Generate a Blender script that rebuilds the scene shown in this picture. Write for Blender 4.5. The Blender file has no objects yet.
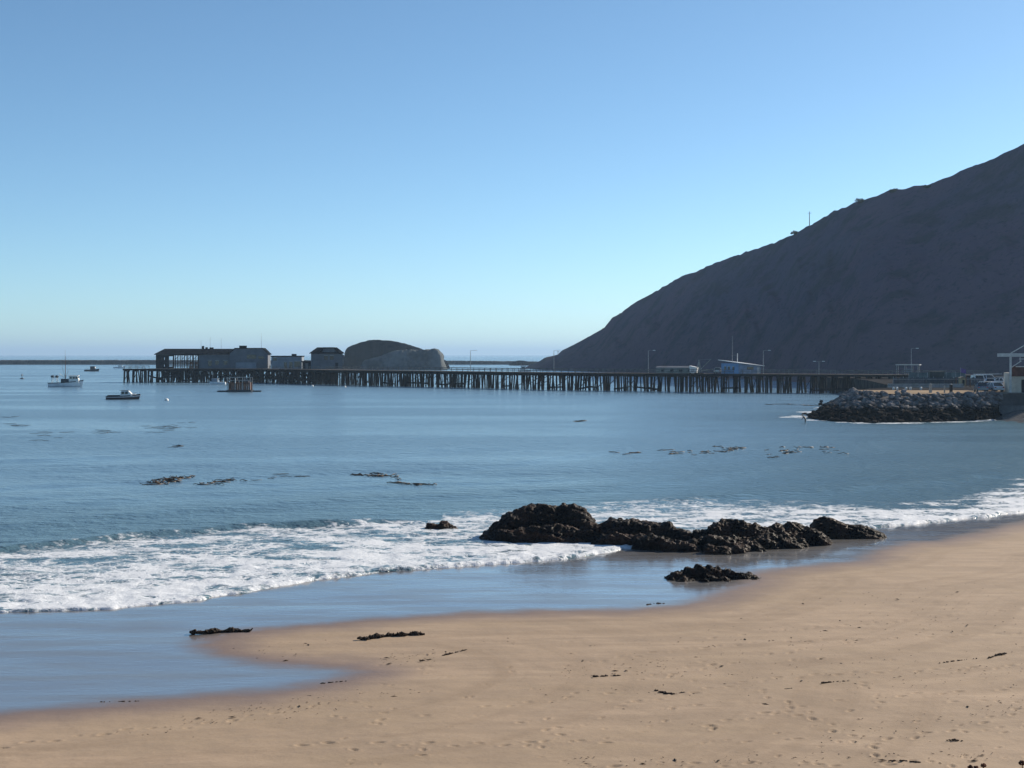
import bpy, bmesh, math, random
import numpy as np
from mathutils import Vector, Matrix
random.seed(7)
rng = np.random.default_rng(7)
SC = bpy.context.scene
COL = SC.collection

# ------------------------------------------------------------------ camera, light, exposure
CAM_H, FPX, HORIZON = 10.0, 1400.0, 354.6
cam_data = bpy.data.cameras.new('camera')
cam = bpy.data.objects.new('camera', cam_data)
COL.objects.link(cam)
cam.location = (0, 0, CAM_H)
cam.rotation_euler = (math.radians(90), 0, 0)
cam_data.sensor_width = 36.0
cam_data.lens = 36.0 * FPX / 1024.0
cam_data.shift_y = (HORIZON - 384.0) / 1024.0
cam_data.clip_start = 0.5
cam_data.clip_end = 90000
SC.camera = cam

SUN_AZ, SUN_EL = math.radians(54), math.radians(27)
world = bpy.data.worlds.new('World')
SC.world = world
world.use_nodes = True
wn, wl = world.node_tree.nodes, world.node_tree.links
bg = wn['Background']
sky = wn.new('ShaderNodeTexSky')
sky.sky_type = 'NISHITA'
sky.sun_disc = False
sky.sun_elevation = SUN_EL
sky.sun_rotation = SUN_AZ
sky.altitude = 0
sky.air_density = 0.62
sky.dust_density = 0.3
sky.ozone_density = 4.0
tint = wn.new('ShaderNodeMix'); tint.data_type = 'RGBA'; tint.blend_type = 'MULTIPLY'
tint.inputs[0].default_value = 1.0; tint.inputs[7].default_value = (.94, 1.05, .955, 1)
wl.new(sky.outputs['Color'], tint.inputs[6]); wl.new(tint.outputs[2], bg.inputs['Color'])
bg.inputs['Strength'].default_value = 0.10

sun_data = bpy.data.lights.new('sun', 'SUN')
sun_data.energy = 5.0
sun_data.angle = math.radians(0.53)
sun_data.color = (1.0, 0.88, 0.72)
sun = bpy.data.objects.new('sun', sun_data)
COL.objects.link(sun)
sun_dir = Vector((math.sin(SUN_AZ)*math.cos(SUN_EL), math.cos(SUN_AZ)*math.cos(SUN_EL), math.sin(SUN_EL)))
sun.rotation_euler = sun_dir.to_track_quat('Z', 'Y').to_euler()

SC.view_settings.view_transform = 'Standard'
SC.view_settings.look = 'None'
SC.view_settings.exposure = 0.58
SC.view_settings.gamma = 1.0
SC.view_settings.use_curve_mapping = False
SC.render.engine = 'CYCLES'
SC.cycles.use_denoising = True
SC.cycles.max_bounces = 6
SC.cycles.volume_bounces = 0
SC.cycles.sample_clamp_indirect = 6

# ------------------------------------------------------------------ helpers
def ground(px, py, z=0.0):
    """point on the level z seen at a photo position"""
    Y = (CAM_H - z) * FPX / (py - HORIZON)
    return ((px - 512.0) / FPX * Y, Y)
def at(px, py, Y):
    return Vector(((px - 512.0) / FPX * Y, Y, CAM_H - (py - HORIZON) / FPX * Y))

_P = np.random.default_rng(11).permutation(256)
_P = np.concatenate([_P, _P, _P])
_G = np.random.default_rng(12).normal(size=(256, 3)); _G /= np.linalg.norm(_G, axis=1)[:, None]
def pnoise(x, y, z=0.0):
    x, y, z = np.broadcast_arrays(np.asarray(x, float), np.asarray(y, float), np.asarray(z, float))
    xi, yi, zi = np.floor(x).astype(int), np.floor(y).astype(int), np.floor(z).astype(int)
    xf, yf, zf = x - xi, y - yi, z - zi
    u, v, w = [t*t*t*(t*(t*6-15)+10) for t in (xf, yf, zf)]
    def g(a, b, c):
        h = _P[_P[_P[(xi+a) & 255] + ((yi+b) & 255)] + ((zi+c) & 255)]
        gr = _G[h]
        return gr[..., 0]*(xf-a) + gr[..., 1]*(yf-b) + gr[..., 2]*(zf-c)
    def lerp(a, b, t): return a + (b-a)*t
    return 1.4*lerp(lerp(lerp(g(0,0,0), g(1,0,0), u), lerp(g(0,1,0), g(1,1,0), u), v),
                lerp(lerp(g(0,0,1), g(1,0,1), u), lerp(g(0,1,1), g(1,1,1), u), v), w)
def fbm(x, y, z=0.0, o=4, ridged=False):
    s, a, f = 0.0, 1.0, 1.0
    for i in range(o):
        n = pnoise(np.asarray(x)*f + 17.3*i, np.asarray(y)*f + 5.1*i, np.asarray(z)*f + 9.7*i)
        s = s + a*((1-2*np.abs(n)) if ridged else n)
        a *= .5; f *= 2.03
    return s
def sstep(a, b, x):
    t = np.clip((x-a)/(b-a), 0, 1); return t*t*(3-2*t)

def seg_dist(X, Y, pts):
    """unsigned distance to polyline, and signed side of the nearest segment (+ = left of travel)"""
    best = np.full(X.shape, 1e18); side = np.ones(X.shape)
    for (ax, ay), (bx, by) in zip(pts[:-1], pts[1:]):
        dx, dy = bx-ax, by-ay
        L2 = dx*dx+dy*dy
        t = np.clip(((X-ax)*dx+(Y-ay)*dy)/L2, 0, 1)
        qx, qy = X-(ax+t*dx), Y-(ay+t*dy)
        d = qx*qx+qy*qy
        s = np.where(dx*(Y-ay)-dy*(X-ax) >= 0, 1.0, -1.0)
        m = d < best*(1-1e-9)
        best = np.where(m, d, best); side = np.where(m, s, side)
    return np.sqrt(best), side
def inside(X, Y, poly):
    r = np.zeros(X.shape, bool)
    n = len(poly)
    for i in range(n):
        (x1, y1), (x2, y2) = poly[i], poly[(i+1) % n]
        if y1 == y2: continue
        c = ((y1 > Y) != (y2 > Y)) & (X < (x2-x1)*(Y-y1)/(y2-y1)+x1)
        r ^= c
    return r
def poly_sd(X, Y, poly):
    d, _ = seg_dist(X, Y, list(poly)+[poly[0]])
    return np.where(inside(X, Y, poly), d, -d)
def spline(pts, n=6):
    out = []
    P = [pts[0]] + list(pts) + [pts[-1]]
    for i in range(1, len(P)-2):
        p0, p1, p2, p3 = [np.array(P[i+k], float) for k in (-1, 0, 1, 2)]
        for k in range(n):
            t = k/n
            out.append(tuple(.5*((2*p1)+(-p0+p2)*t+(2*p0-5*p1+4*p2-p3)*t*t+(-p0+3*p1-3*p2+p3)*t**3)))
    out.append(tuple(pts[-1]))
    return out

def grid_mesh(name, X, Y, Z, material, smooth=True, attrs=None):
    r, c = X.shape
    me = bpy.data.meshes.new(name)
    co = np.stack([X, Y, Z], -1).reshape(-1, 3)
    i = (np.arange(r-1)[:, None]*c + np.arange(c-1)[None, :]).ravel()
    f = np.stack([i, i+1, i+c+1, i+c], -1)
    me.vertices.add(len(co)); me.vertices.foreach_set('co', co.astype('f').ravel())
    me.loops.add(f.size); me.loops.foreach_set('vertex_index', f.astype('i').ravel())
    me.polygons.add(len(f)); me.polygons.foreach_set('loop_start', np.arange(0, f.size, 4, dtype='i'))
    me.polygons.foreach_set('loop_total', np.full(len(f), 4, 'i'))
    me.update(calc_edges=True)
    me.polygons.foreach_set('use_smooth', np.full(len(f), smooth))
    for k, v in (attrs or {}).items():
        a = me.attributes.new(k, 'FLOAT', 'POINT')
        a.data.foreach_set('value', np.asarray(v, 'f').ravel())
    me.materials.append(material)
    o = bpy.data.objects.new(name, me); COL.objects.link(o)
    return o

# ---- node materials
class NT:
    def __init__(s, name):
        s.m = bpy.data.materials.new(name); s.m.use_nodes = True
        s.t = s.m.node_tree; s.n = s.t.nodes; s.l = s.t.links
        s.b = s.n['Principled BSDF']; s.out = s.n['Material Output']
    def new(s, typ, **kw):
        n = s.n.new(typ)
        for k, v in kw.items():
            setattr(n, k, v)
        return n
    def link(s, a, b): s.l.new(a, b)
    def inp(s, n, key, v):
        if hasattr(v, 'is_output') or isinstance(v, bpy.types.NodeSocket): s.l.new(v, n.inputs[key])
        else: n.inputs[key].default_value = v
    def pos(s, scale=(1, 1, 1), obj=False):
        if obj: src = s.new('ShaderNodeTexCoord').outputs['Object']
        else: src = s.new('ShaderNodeNewGeometry').outputs['Position']
        mp = s.new('ShaderNodeMapping'); mp.inputs['Scale'].default_value = scale
        s.link(src, mp.inputs['Vector']); return mp.outputs['Vector']
    def noise(s, vec, scale, detail=3, rough=.55, dist=0.0):
        n = s.new('ShaderNodeTexNoise'); s.link(vec, n.inputs['Vector'])
        n.inputs['Scale'].default_value = scale; n.inputs['Detail'].default_value = detail
        n.inputs['Roughness'].default_value = rough; n.inputs['Distortion'].default_value = dist
        return n.outputs['Fac']
    def math(s, op, a, b=None, clamp=False):
        n = s.new('ShaderNodeMath', operation=op, use_clamp=clamp)
        s.inp(n, 0, a)
        if b is not None: s.inp(n, 1, b)
        return n.outputs[0]
    def ramp(s, v, a, b, lo=0.0, hi=1.0, smooth=True):
        n = s.new('ShaderNodeMapRange'); n.interpolation_type = 'SMOOTHSTEP' if smooth else 'LINEAR'
        s.inp(n, 'Value', v); s.inp(n, 'From Min', a); s.inp(n, 'From Max', b); s.inp(n, 'To Min', lo); s.inp(n, 'To Max', hi)
        return n.outputs['Result']
    def mix(s, f, a, b):
        n = s.new('ShaderNodeMix', data_type='RGBA'); s.inp(n, 0, f)
        for i, v in ((6, a), (7, b)):
            if isinstance(v, tuple): n.inputs[i].default_value = (*v, 1) if len(v) == 3 else v
            else: s.link(v, n.inputs[i])
        return n.outputs[2]
    def attr(s, name): return s.new('ShaderNodeAttribute', attribute_name=name).outputs['Fac']
    def bump(s, h, strength, dist, normal=None):
        n = s.new('ShaderNodeBump'); s.inp(n, 'Strength', strength); n.inputs['Distance'].default_value = dist
        s.link(h, n.inputs['Height'])
        if normal is not None: s.link(normal, n.inputs['Normal'])
        return n.outputs['Normal']
    def set(s, **kw):
        for k, v in kw.items():
            k = k.replace('_', ' ')
            if isinstance(v, tuple) and len(v) == 3: v = (*v, 1)
            s.inp(s.b, k, v)
def mat(name, col, rough=.7, var=.25, scale=1.5, metal=0.0, bump=0.0, bscale=6.0, col2=None, spec=.3):
    """procedural surface: a base colour broken up by two noises, worn bump"""
    t = NT(name); v = t.pos(obj=True)
    n1 = t.noise(v, scale, 5, .6); n2 = t.noise(v, scale*7, 3)
    c2 = col2 if col2 else tuple(max(0, c*(1-var*1.6)) for c in col)
    f = t.ramp(t.math('ADD', t.math('MULTIPLY', n1, .7), t.math('MULTIPLY', n2, .3)), .36, .64)
    t.set(Base_Color=t.mix(f, c2, col), Roughness=t.ramp(n2, .3, .7, max(0, rough-.1), min(1, rough+.1)), Metallic=metal, Specular_IOR_Level=spec)
    if bump: t.set(Normal=t.bump(t.noise(v, bscale, 4), .6, bump))
    return t.m
def tag(o, label=None, cat=None, group=None, kind=None):
    if label: o['label'] = label
    if cat: o['category'] = cat
    if group: o['group'] = group
    if kind: o['kind'] = kind
    return o
def thing(name, label, cat, loc=(0, 0, 0), rz=0.0, group=None):
    o = bpy.data.objects.new(name, None); COL.objects.link(o)
    o.empty_display_size = .3
    o.location = loc; o.rotation_euler = (0, 0, rz)
    return tag(o, label, cat, group)
def copy_tree(o, parent=None):
    c = o.copy(); COL.objects.link(c)
    if parent is not None: c.parent = parent
    for ch in list(o.children): copy_tree(ch, c)
    return c

class MB:
    """collects solids and links them as one mesh"""
    def __init__(s): s.v, s.f = [], []
    def add(s, v, f):
        n = len(s.v); s.v += [tuple(p) for p in v]; s.f += [tuple(i+n for i in q) for q in f]; return s
    def box(s, x0, x1, y0, y1, z0, z1):
        v = [(x, y, z) for z in (z0, z1) for y in (y0, y1) for x in (x0, x1)]
        return s.add(v, [(0,2,3,1),(4,5,7,6),(0,1,5,4),(1,3,7,5),(3,2,6,7),(2,0,4,6)])
    def bar(s, a, b, w, h=None):
        a, b = Vector(a), Vector(b); h = h or w
        d = (b-a).normalized(); up = Vector((0, 0, 1)) if abs(d.z) < .95 else Vector((1, 0, 0))
        sx = d.cross(up).normalized()*w/2; sy = sx.cross(d).normalized()*h/2
        v = [p+i*sx+j*sy for p in (a, b) for (i, j) in ((-1,-1),(1,-1),(1,1),(-1,1))]
        return s.add(v, [(0,1,2,3),(7,6,5,4),(0,4,5,1),(1,5,6,2),(2,6,7,3),(3,7,4,0)])
    def tube(s, pts, rad, n=8):
        pts = [Vector(p) for p in pts]
        if not hasattr(rad, '__len__'): rad = [rad]*len(pts)
        v, f = [], []
        for i, p in enumerate(pts):
            d = (pts[min(i+1, len(pts)-1)]-pts[max(i-1, 0)]).normalized()
            up = Vector((0, 0, 1)) if abs(d.z) < .9 else Vector((1, 0, 0))
            a = d.cross(up).normalized(); b = a.cross(d)
            v += [p+rad[i]*(math.cos(k*2*math.pi/n)*a+math.sin(k*2*math.pi/n)*b) for k in range(n)]
        for i in range(len(pts)-1):
            for k in range(n):
                f.append((i*n+k, i*n+(k+1) % n, (i+1)*n+(k+1) % n, (i+1)*n+k))
        f.append(tuple(range(n))[::-1]); f.append(tuple(range((len(pts)-1)*n, len(pts)*n)))
        return s.add(v, f)
    def lathe(s, prof, c=(0, 0, 0), n=14):
        v, f = [], []
        for r, z in prof:
            v += [(c[0]+r*math.cos(k*2*math.pi/n), c[1]+r*math.sin(k*2*math.pi/n), c[2]+z) for k in range(n)]
        for i in range(len(prof)-1):
            for k in range(n): f.append((i*n+k, i*n+(k+1) % n, (i+1)*n+(k+1) % n, (i+1)*n+k))
        f.append(tuple(range(n))[::-1]); f.append(tuple(range((len(prof)-1)*n, len(prof)*n)))
        return s.add(v, f)
    def prism(s, outline, y0, y1, axis='y'):
        """outline in x,z extruded along y (or outline y,z along x)"""
        n = len(outline)
        if axis == 'y': v = [(a, y, b) for y in (y0, y1) for a, b in outline]
        elif axis == 'x': v = [(x, a, b) for x in (y0, y1) for a, b in outline]
        else: v = [(a, b, z) for z in (y0, y1) for a, b in outline]
        f = [tuple(range(n)), tuple(range(2*n-1, n-1, -1))]
        f += [(i, n+i, n+(i+1) % n, (i+1) % n) for i in range(n)]
        return s.add(v, f)
    def loft(s, rings, cap=True):
        n = len(rings[0]); v = [p for r in rings for p in r]; f = []
        for i in range(len(rings)-1):
            for k in range(n): f.append((i*n+k, i*n+(k+1) % n, (i+1)*n+(k+1) % n, (i+1)*n+k))
        if cap: f.append(tuple(range(n))[::-1]); f.append(tuple(range((len(rings)-1)*n, len(rings)*n)))
        return s.add(v, f)
    def mesh(s, name, material=None, smooth=False, bevel=0.0):
        me = bpy.data.meshes.new(name); me.from_pydata(s.v, [], s.f)
        bm = bmesh.new(); bm.from_mesh(me)
        bmesh.ops.recalc_face_normals(bm, faces=bm.faces)
        if bevel:
            bmesh.ops.bevel(bm, geom=bm.edges[:], offset=bevel, segments=2, affect='EDGES', clamp_overlap=True)
        bm.to_mesh(me); bm.free()
        if smooth: me.polygons.foreach_set('use_smooth', [True]*len(me.polygons))
        if material: me.materials.append(material)
        return me
    def build(s, name, material, parent=None, smooth=False, bevel=0.0, loc=None, rz=0.0):
        o = bpy.data.objects.new(name, s.mesh(name, material, smooth, bevel)); COL.objects.link(o)
        if parent is not None: o.parent = parent
        if loc is not None: o.location = loc
        o.rotation_euler.z = rz
        return o

# ------------------------------------------------------------------ shoreline layout (world metres)
def sand_z_of_d(D):
    """beach profile: D metres seaward (+) / inland (-) of the swash line"""
    inl = np.clip(-D, 0, None)
    return np.where(D > 0, np.maximum(-.025*D, -4.0), .012*inl + .00035*np.clip(inl-4, 0, 60)**2)
front_px = [(0, 613), (60, 612), (100, 610.5), (140, 607), (180, 603), (215, 598), (240, 594), (290, 585), (320, 580), (350, 577), (380, 573), (420, 570),
            (480, 566), (540, 562), (580, 557.5), (612, 552.5), (628, 549), (650, 546), (700, 543), (760, 540), (800, 536), (830, 531.5), (860, 529),
            (890, 527), (920, 524), (950, 521), (990, 517), (1024, 513)]
front = [(-260, 30), (-150, 40), (-80, 47), (-45, 51)] + [ground(*p) for p in front_px] + [(41, 98), (60, 128), (78, 165), (88, 190), (80, 199), (75, 208), (73.5, 216), (74, 224), (140, 232), (900, 232)]
FRONT = front
def shore_d(X, Y):
    X, Y = np.asarray(X, float), np.asarray(Y, float)
    d, _ = seg_dist(X, Y, FRONT)
    return np.where(inside(X, Y, FRONT + [(90000, 232), (90000, 90000), (-90000, 90000), (-90000, 30)]), d, -d)
def to_sand(px, py):
    z = 0.0
    for _ in range(5):
        X, Y = ground(px, py, z)
        z = float(sand_z_of_d(shore_d(np.array([X]), np.array([Y])))[0])
    return (X, Y, z)
wet_px = [(-60, 722), (0, 716), (60, 710), (110, 704), (160, 700.5), (200, 697), (260, 692), (310, 686), (345, 678), (361, 672), (345, 667), (300, 665),
          (255, 662), (225, 655), (208, 645), (212, 637), (240, 632), (290, 627), (350, 622), (420, 616), (480, 613), (560, 611), (620, 610),
          (680, 605.5), (712, 598), (735, 588), (758, 580), (752, 574), (775, 570), (815, 566), (850, 562), (874, 557), (880, 551), (890, 547.5), (905, 543.5),
          (940, 541), (975, 535), (1000, 528), (1040, 520)]
WET = [(-200, 20)] + [to_sand(*p)[:2] for p in wet_px] + [(45, 94), (66, 128), (84, 170), (94, 205), (90, 224), (60, 260), (-300, 260)]

# ------------------------------------------------------------------ sand
cols = np.concatenate([np.linspace(-700, -60, 40)[:-1], np.arange(-60, 1085, 2.0), np.linspace(1085, 1800, 45)[1:]])
rows_py = np.concatenate([np.arange(800, 500, -.8), np.linspace(500, 396, 70)])
sY = 10.0*FPX/(rows_py-HORIZON)
sY = np.concatenate([np.linspace(15, sY[0]-.3, 14), sY])
SX = (cols[None, :]-512)/FPX*(sY[:, None]+2)
SY = np.repeat(sY[:, None], len(cols), 1)
D = shore_d(SX, SY)
WD = poly_sd(SX, SY, WET)
SZ = sand_z_of_d(D)
SZ += 1.3*sstep(72, 76.5, SX)*sstep(200, 208, SY)*sstep(-.3, -6, D)
dry = sstep(1.0, -2.5, WD)
SZ += dry*(.05*fbm(SX*.12, SY*.25, 3.3, 3) + .018*fbm(SX*.7, SY*.9, 1.7, 3))
SZ += .012*sstep(-1, 2, WD)*sstep(.5, -1, D)*fbm(SX*.15, SY*.35, 8.8, 2)
# scarp of damp sand on the right of the slab rock
# footprints
prints = []
def trail(p0, p1, wander=.5, step=.62, side=.13, skip=.0):
    a, b = np.array(to_sand(*p0)[:2]), np.array(to_sand(*p1)[:2])
    L = np.linalg.norm(b-a); d = (b-a)/L; nrm = np.array([-d[1], d[0]])
    ph = rng.uniform(0, 9)
    for k in range(int(L/step)):
        if rng.random() < skip: continue
        s = k*step
        w = wander*(math.sin(s*.21+ph)+.5*math.sin(s*.47+2*ph))
        p = a+d*s+nrm*(w+(side if k % 2 else -side))
        prints.append((p[0], p[1], math.atan2(d[1], d[0])+rng.normal(0, .25), rng.uniform(.7, 1.15)))
trail((560, 660), (1060, 632), .7); trail((610, 700), (1060, 664), .8); trail((640, 680), (860, 640), .6, skip=.2)
trail((180, 724), (330, 700), .3); trail((0, 745), (220, 720), .3, skip=.3); trail((700, 720), (1070, 690), .7, skip=.1)
trail((860, 740), (1050, 700), .4); trail((560, 766), (960, 752), .5, skip=.2); trail((740, 690), (900, 770), .4); trail((300, 750), (640, 742), .5, skip=.5)
trail((720, 640), (1060, 604), .5, skip=.4); trail((380, 720), (640, 690), .5, skip=.5)
for _ in range(170):
    q = to_sand(rng.uniform(330, 1060), 640+128*rng.random()**.8)
    prints.append((q[0], q[1], rng.uniform(0, 6), rng.uniform(.5, 1.0)))
fx, fy = SX, SY
for (x, y, a, sc) in prints:
    r0 = np.searchsorted(sY, y-.5); r1 = np.searchsorted(sY, y+.5)
    if r0 >= r1: continue
    sub = slice(r0, r1)
    xs = SX[r0]; c0, c1 = np.searchsorted(xs, x-.5), np.searchsorted(xs, x+.5)
    if c0 >= c1: continue
    dx, dy = SX[sub, c0:c1]-x, SY[sub, c0:c1]-y
    u, v = (dx*math.cos(a)+dy*math.sin(a))/(.15*sc), (-dx*math.sin(a)+dy*math.cos(a))/(.075*sc)
    r = np.sqrt(u*u+v*v)
    SZ[sub, c0:c1] += (-.032*sc*sstep(1.15, .5, r) + .013*sc*np.exp(-((r-1.45)/.35)**2))*dry[sub, c0:c1]
t = NT('beach_sand')
v = t.pos(); wd = t.attr('wet'); dd = t.attr('shore')
edge = t.math('ADD', wd, t.math('MULTIPLY', t.math('SUBTRACT', t.noise(v, .5, 4), .5), 1.6))
edge = t.math('ADD', edge, t.math('MULTIPLY', t.math('SUBTRACT', t.noise(t.pos((.5, 2.5, 1)), 1.6, 3), .5), .5))
damp = t.ramp(edge, -2.6, .4); film = t.ramp(edge, -.5, 1.3)
big = t.noise(t.pos((.10, .22, 1)), 1.0, 4); fine = t.noise(v, 9, 4, .6); streak = t.noise(t.pos((.25, 1.6, 1)), 1.0, 4, .6)
dryc = t.mix(t.ramp(big, .35, .65), (.315, .235, .160), (.365, .270, .190))
dryc = t.mix(t.ramp(streak, .35, .7), dryc, (.295, .220, .155))
dryc = t.mix(t.math('MULTIPLY', t.ramp(fine, .5, .75), .35), dryc, (.20, .145, .10))
tl = t.new('ShaderNodeCombineXYZ'); t.link(t.math('MULTIPLY', wd, .55), tl.inputs[0]); sx = t.new('ShaderNodeSeparateXYZ'); t.link(v, sx.inputs[0]); t.link(t.math('MULTIPLY', sx.outputs[0], .035), tl.inputs[1])
tide = t.noise(tl.outputs[0], 1.0, 5, .65)
dryc = t.mix(t.math('MULTIPLY', t.ramp(tide, .48, .62), .45), dryc, (.245, .178, .120))
wetc = t.mix(damp, dryc, (.150, .115, .112)); wetc = t.mix(film, wetc, (.13, .122, .115))
brk = t.ramp(t.noise(t.pos((.16, .9, 1)), 1.0, 5, .6), .34, .62)
filmk = t.math('MULTIPLY', film, t.ramp(brk, 0, 1, .66, 1.0))
rough = t.mix(film, (.85, .85, .85), (.30, .30, .30))
t.set(Base_Color=wetc, Roughness=t.ramp(film, 0, 1, .88, .45), Specular_IOR_Level=.25,
      Coat_Weight=filmk, Coat_Roughness=t.ramp(t.noise(v, .35, 3),   .35, .65, .02, .09), Coat_IOR=1.8)
hb = t.math('ADD', t.math('MULTIPLY', t.noise(v, 3.5, 5, .65), .6), t.math('MULTIPLY', fine, .4))
t.set(Normal=t.bump(hb, t.ramp(film, 0, 1, .55, .08), .03))
t.set(Coat_Normal=t.bump(t.math('ADD', t.noise(t.pos((.7, 2.2, 1)), 2.2, 3), t.math('MULTIPLY', t.noise(t.pos((.12, .5, 1)), 1.0, 3), 1.6)), .38, .02))
grid_mesh('beach_sand', SX, SY, SZ, t.m, attrs={'wet': WD, 'shore': D})['kind'] = 'structure'

# bluff under the viewpoint
bx, by = np.meshgrid(np.linspace(-70, 80, 220), np.linspace(-60, 17, 130))
edge_y = 11.2 + .8*fbm(bx*.15, 2.2, 1.0, 3)
bz = 8.0 - .27*np.clip(by-5, 0, None) - sstep(0, 4.0, by-edge_y)*8.5 + .15*fbm(bx*.5, by*.5, 2.0, 4)*sstep(13, 9, by)
tb = mat('bluff_earth', (.20, .15, .10), .9, .3, .4, bump=.08, bscale=2.5)
grid_mesh('bluff', bx, by, bz, tb)['kind'] = 'structure'

# ------------------------------------------------------------------ sea
cols = np.concatenate([np.linspace(-1500, -60, 60)[:-1], np.arange(-60, 1085, 3.0), np.linspace(1085, 2500, 60)[1:]])
rows_py = np.concatenate([np.arange(628, 500, -.8), np.arange(500, 400, -1.0), np.arange(400, 357, -1.0), [356.5, 356, 355.7, 355.45, 355.3, 355.15, 355.05]])
wY = 10.0*FPX/(rows_py-HORIZON)
WX = (cols[None, :]-512)/FPX*wY[:, None]; WY = np.repeat(wY[:, None], len(cols), 1)
crest_px = [(-200, 568), (-50, 556), (0, 550.5), (60, 544), (120, 537.5), (180, 532), (230, 528.5), (280, 526), (330, 524), (380, 522), (430, 520.5)]
CREST = [ground(*p) for p in crest_px]
crest2 = [ground(*p) for p in [(585, 506), (640, 503.5), (690, 500), (740, 496), (790, 493), (860, 488), (930, 482), (1000, 475), (1080, 466)]]
def water_z(X, Y, D=None):
    X, Y = np.asarray(X, float), np.asarray(Y, float)
    D = shore_d(X, Y) if D is None else D
    zs = sand_z_of_d(D)
    Dn = D + .35*pnoise(X*.6, Y*.6, 4.0) + .12*pnoise(X*2.5, Y*2.5, 1.0)
    lip = .10*sstep(0, .35, Dn)*(1+.6*pnoise(X*1.3, Y*1.3, 7.0)) + .05*sstep(.3, 6, D) + .16*sstep(-16, -6, X)*sstep(0, .3, Dn)*sstep(1.6, .5, Dn)*np.clip(pnoise(X*2.6, Y*2.6, 3.0)+.15, 0, 1)
    z = np.maximum(zs+lip, .02*pnoise(X*.3, Y*.3))
    z = np.where(Dn <= .02, zs-.25, z)
    near = sstep(2, 8, D)
    far = sstep(260, 110, Y)
    z = z + near*far*.05*fbm(X*.10+Y*.01, Y*.55, 5.0, 3)
    # long swells parallel to the shore
    ph = D + 3.0*pnoise(X*.035, Y*.035, 2.2)
    z = z + sstep(16, 30, D)*far*(.10*(np.sin(ph*2*math.pi/13.0))**3+.05*np.sin(ph*2*math.pi/7.3+1.0))*(.6+.6*pnoise(X*.05, Y*.05, 6.0))
    # breaking wave at the back of the foam (profile: steep towards the beach)
    d, s = seg_dist(X, Y, CREST); sd = d*s + .8*pnoise(X*.25, Y*.25, 3.0)+.25*pnoise(X*.9, Y*.9, 3.0)
    amp = .52*sstep(-.5, -6, X-2.0*0)*sstep(-60, -30, X)
    amp = .36*sstep(ground(455, 520)[0], ground(330, 524)[0], X)*(.75+.5*pnoise(X*.13, 1.1, 2.0))
    z = z + amp*np.where(sd > 0, np.exp(-(sd/1.5)**2), np.exp(-(sd/.6)**2))
    d, s = seg_dist(X, Y, crest2); sd = d*s + .8*pnoise(X*.2, Y*.2, 9.0)
    z = z + .22*sstep(ground(590, 506)[0], ground(680, 501)[0], X)*np.where(sd > 0, np.exp(-(sd/3.0)**2), np.exp(-(sd/1.3)**2))*(.8+.5*pnoise(X*.1, 4.1, 2.0))
    # churned foam surface
    fz = sstep(.3, 2, D)*sstep(22, 15, D)*sstep(240, 120, Y)
    z = z + fz*(.05*fbm(X*.7, Y*.7, 2.0, 3))
    return z
D = shore_d(WX, WY)
WZ = water_z(WX, WY, D)
# foam cover
wob = 2.2*fbm(WX*.08, WY*.12, 1.0, 3)
back = 18.5 - 12*sstep(8, 30, WX) + wob
dcr, scr = seg_dist(WX, WY, CREST); sdc = dcr*scr
left = sstep(ground(470, 520)[0], ground(430, 520)[0], WX)
foam_l = sstep(.1, -1.6, sdc + .9*fbm(WX*.3, WY*.3, 2.0, 3))
foam_r = sstep(back+2.5, back-5, D)
foam = np.where(WX < ground(440, 521)[0], foam_l, np.minimum(foam_r, 1))
foam = foam*(.50+.50*sstep(16, 2, D))
foam *= sstep(150, 118, WY)*np.where(WX > 38, sstep(60, 40, WX), 1)
behind = sstep(5.5, 8, WX)*sstep(20, 16, WX)*sstep(84, 80, WY)   # calm water right behind the reef is thinner
foam *= 1-.25*behind
# white line at the jetty foot and the burst at its tip
jet = [ground(*p) for p in [(836, 421.5), (870, 423.5), (930, 422.5), (985, 421), (1006, 419)]]
dj, _ = seg_dist(WX, WY, jet)
foam = np.maximum(foam, .85*sstep(1.6, .2, dj + .8*pnoise(WX*.4, WY*.4, 5.0)))
def blob(px, py, rx, ry, k):
    global foam
    x, y = ground(px, py)
    r = np.sqrt(((WX-x)/rx)**2+((WY-y)/ry)**2)+.35*pnoise(WX*.5, WY*.3, 2.0)
    foam = np.maximum(foam, k*sstep(1.1, .4, r))
blob(800, 417.0, 2.8, 4.0, .95); blob(793, 417.0, 2.2, 2.4, .7); blob(811, 412, 2.8, 5.5, .9); blob(820, 408, 1.6, 4, .6)
blob(822, 420, 4, 1.5, .6)
blob(470, 524, 2.6, 2.5, .9); blob(437, 529, 1.6, 1.2, .9); blob(600, 545, 2.0, 1.0, 1.0)
fcol = t = NT('sea_water')
v = t.pos(); fa = t.attr('foam')
# sea colour
deep = t.mix(t.ramp(t.attr('shore'), 6, 60), (.070, .130, .160), (.115, .205, .285))
slick = t.ramp(t.noise(t.pos((.008, .035, 1)), 1.0, 5, .65), .36, .66)
n1 = t.noise(t.pos((.55, .95, 1)), 1.0, 4, .62); n2 = t.noise(t.pos((.9, 1.3, 1)), 1.25, 3, .65); n3 = t.noise(t.pos((.09, .26, 1)), 1.0, 4, .65)
hh = t.math('ADD', t.math('MULTIPLY', n1, 1.0), t.math('MULTIPLY', n2, .65))
hh = t.math('ADD', hh, t.math('MULTIPLY', n3, .6))
nrm = t.bump(hh, t.ramp(slick, 0, 1, 1.0, .45), .36)
t.set(Base_Color=deep, Roughness=t.ramp(slick, 0, 1, .26, .16), IOR=1.333, Normal=nrm, Specular_IOR_Level=.5)
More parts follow.
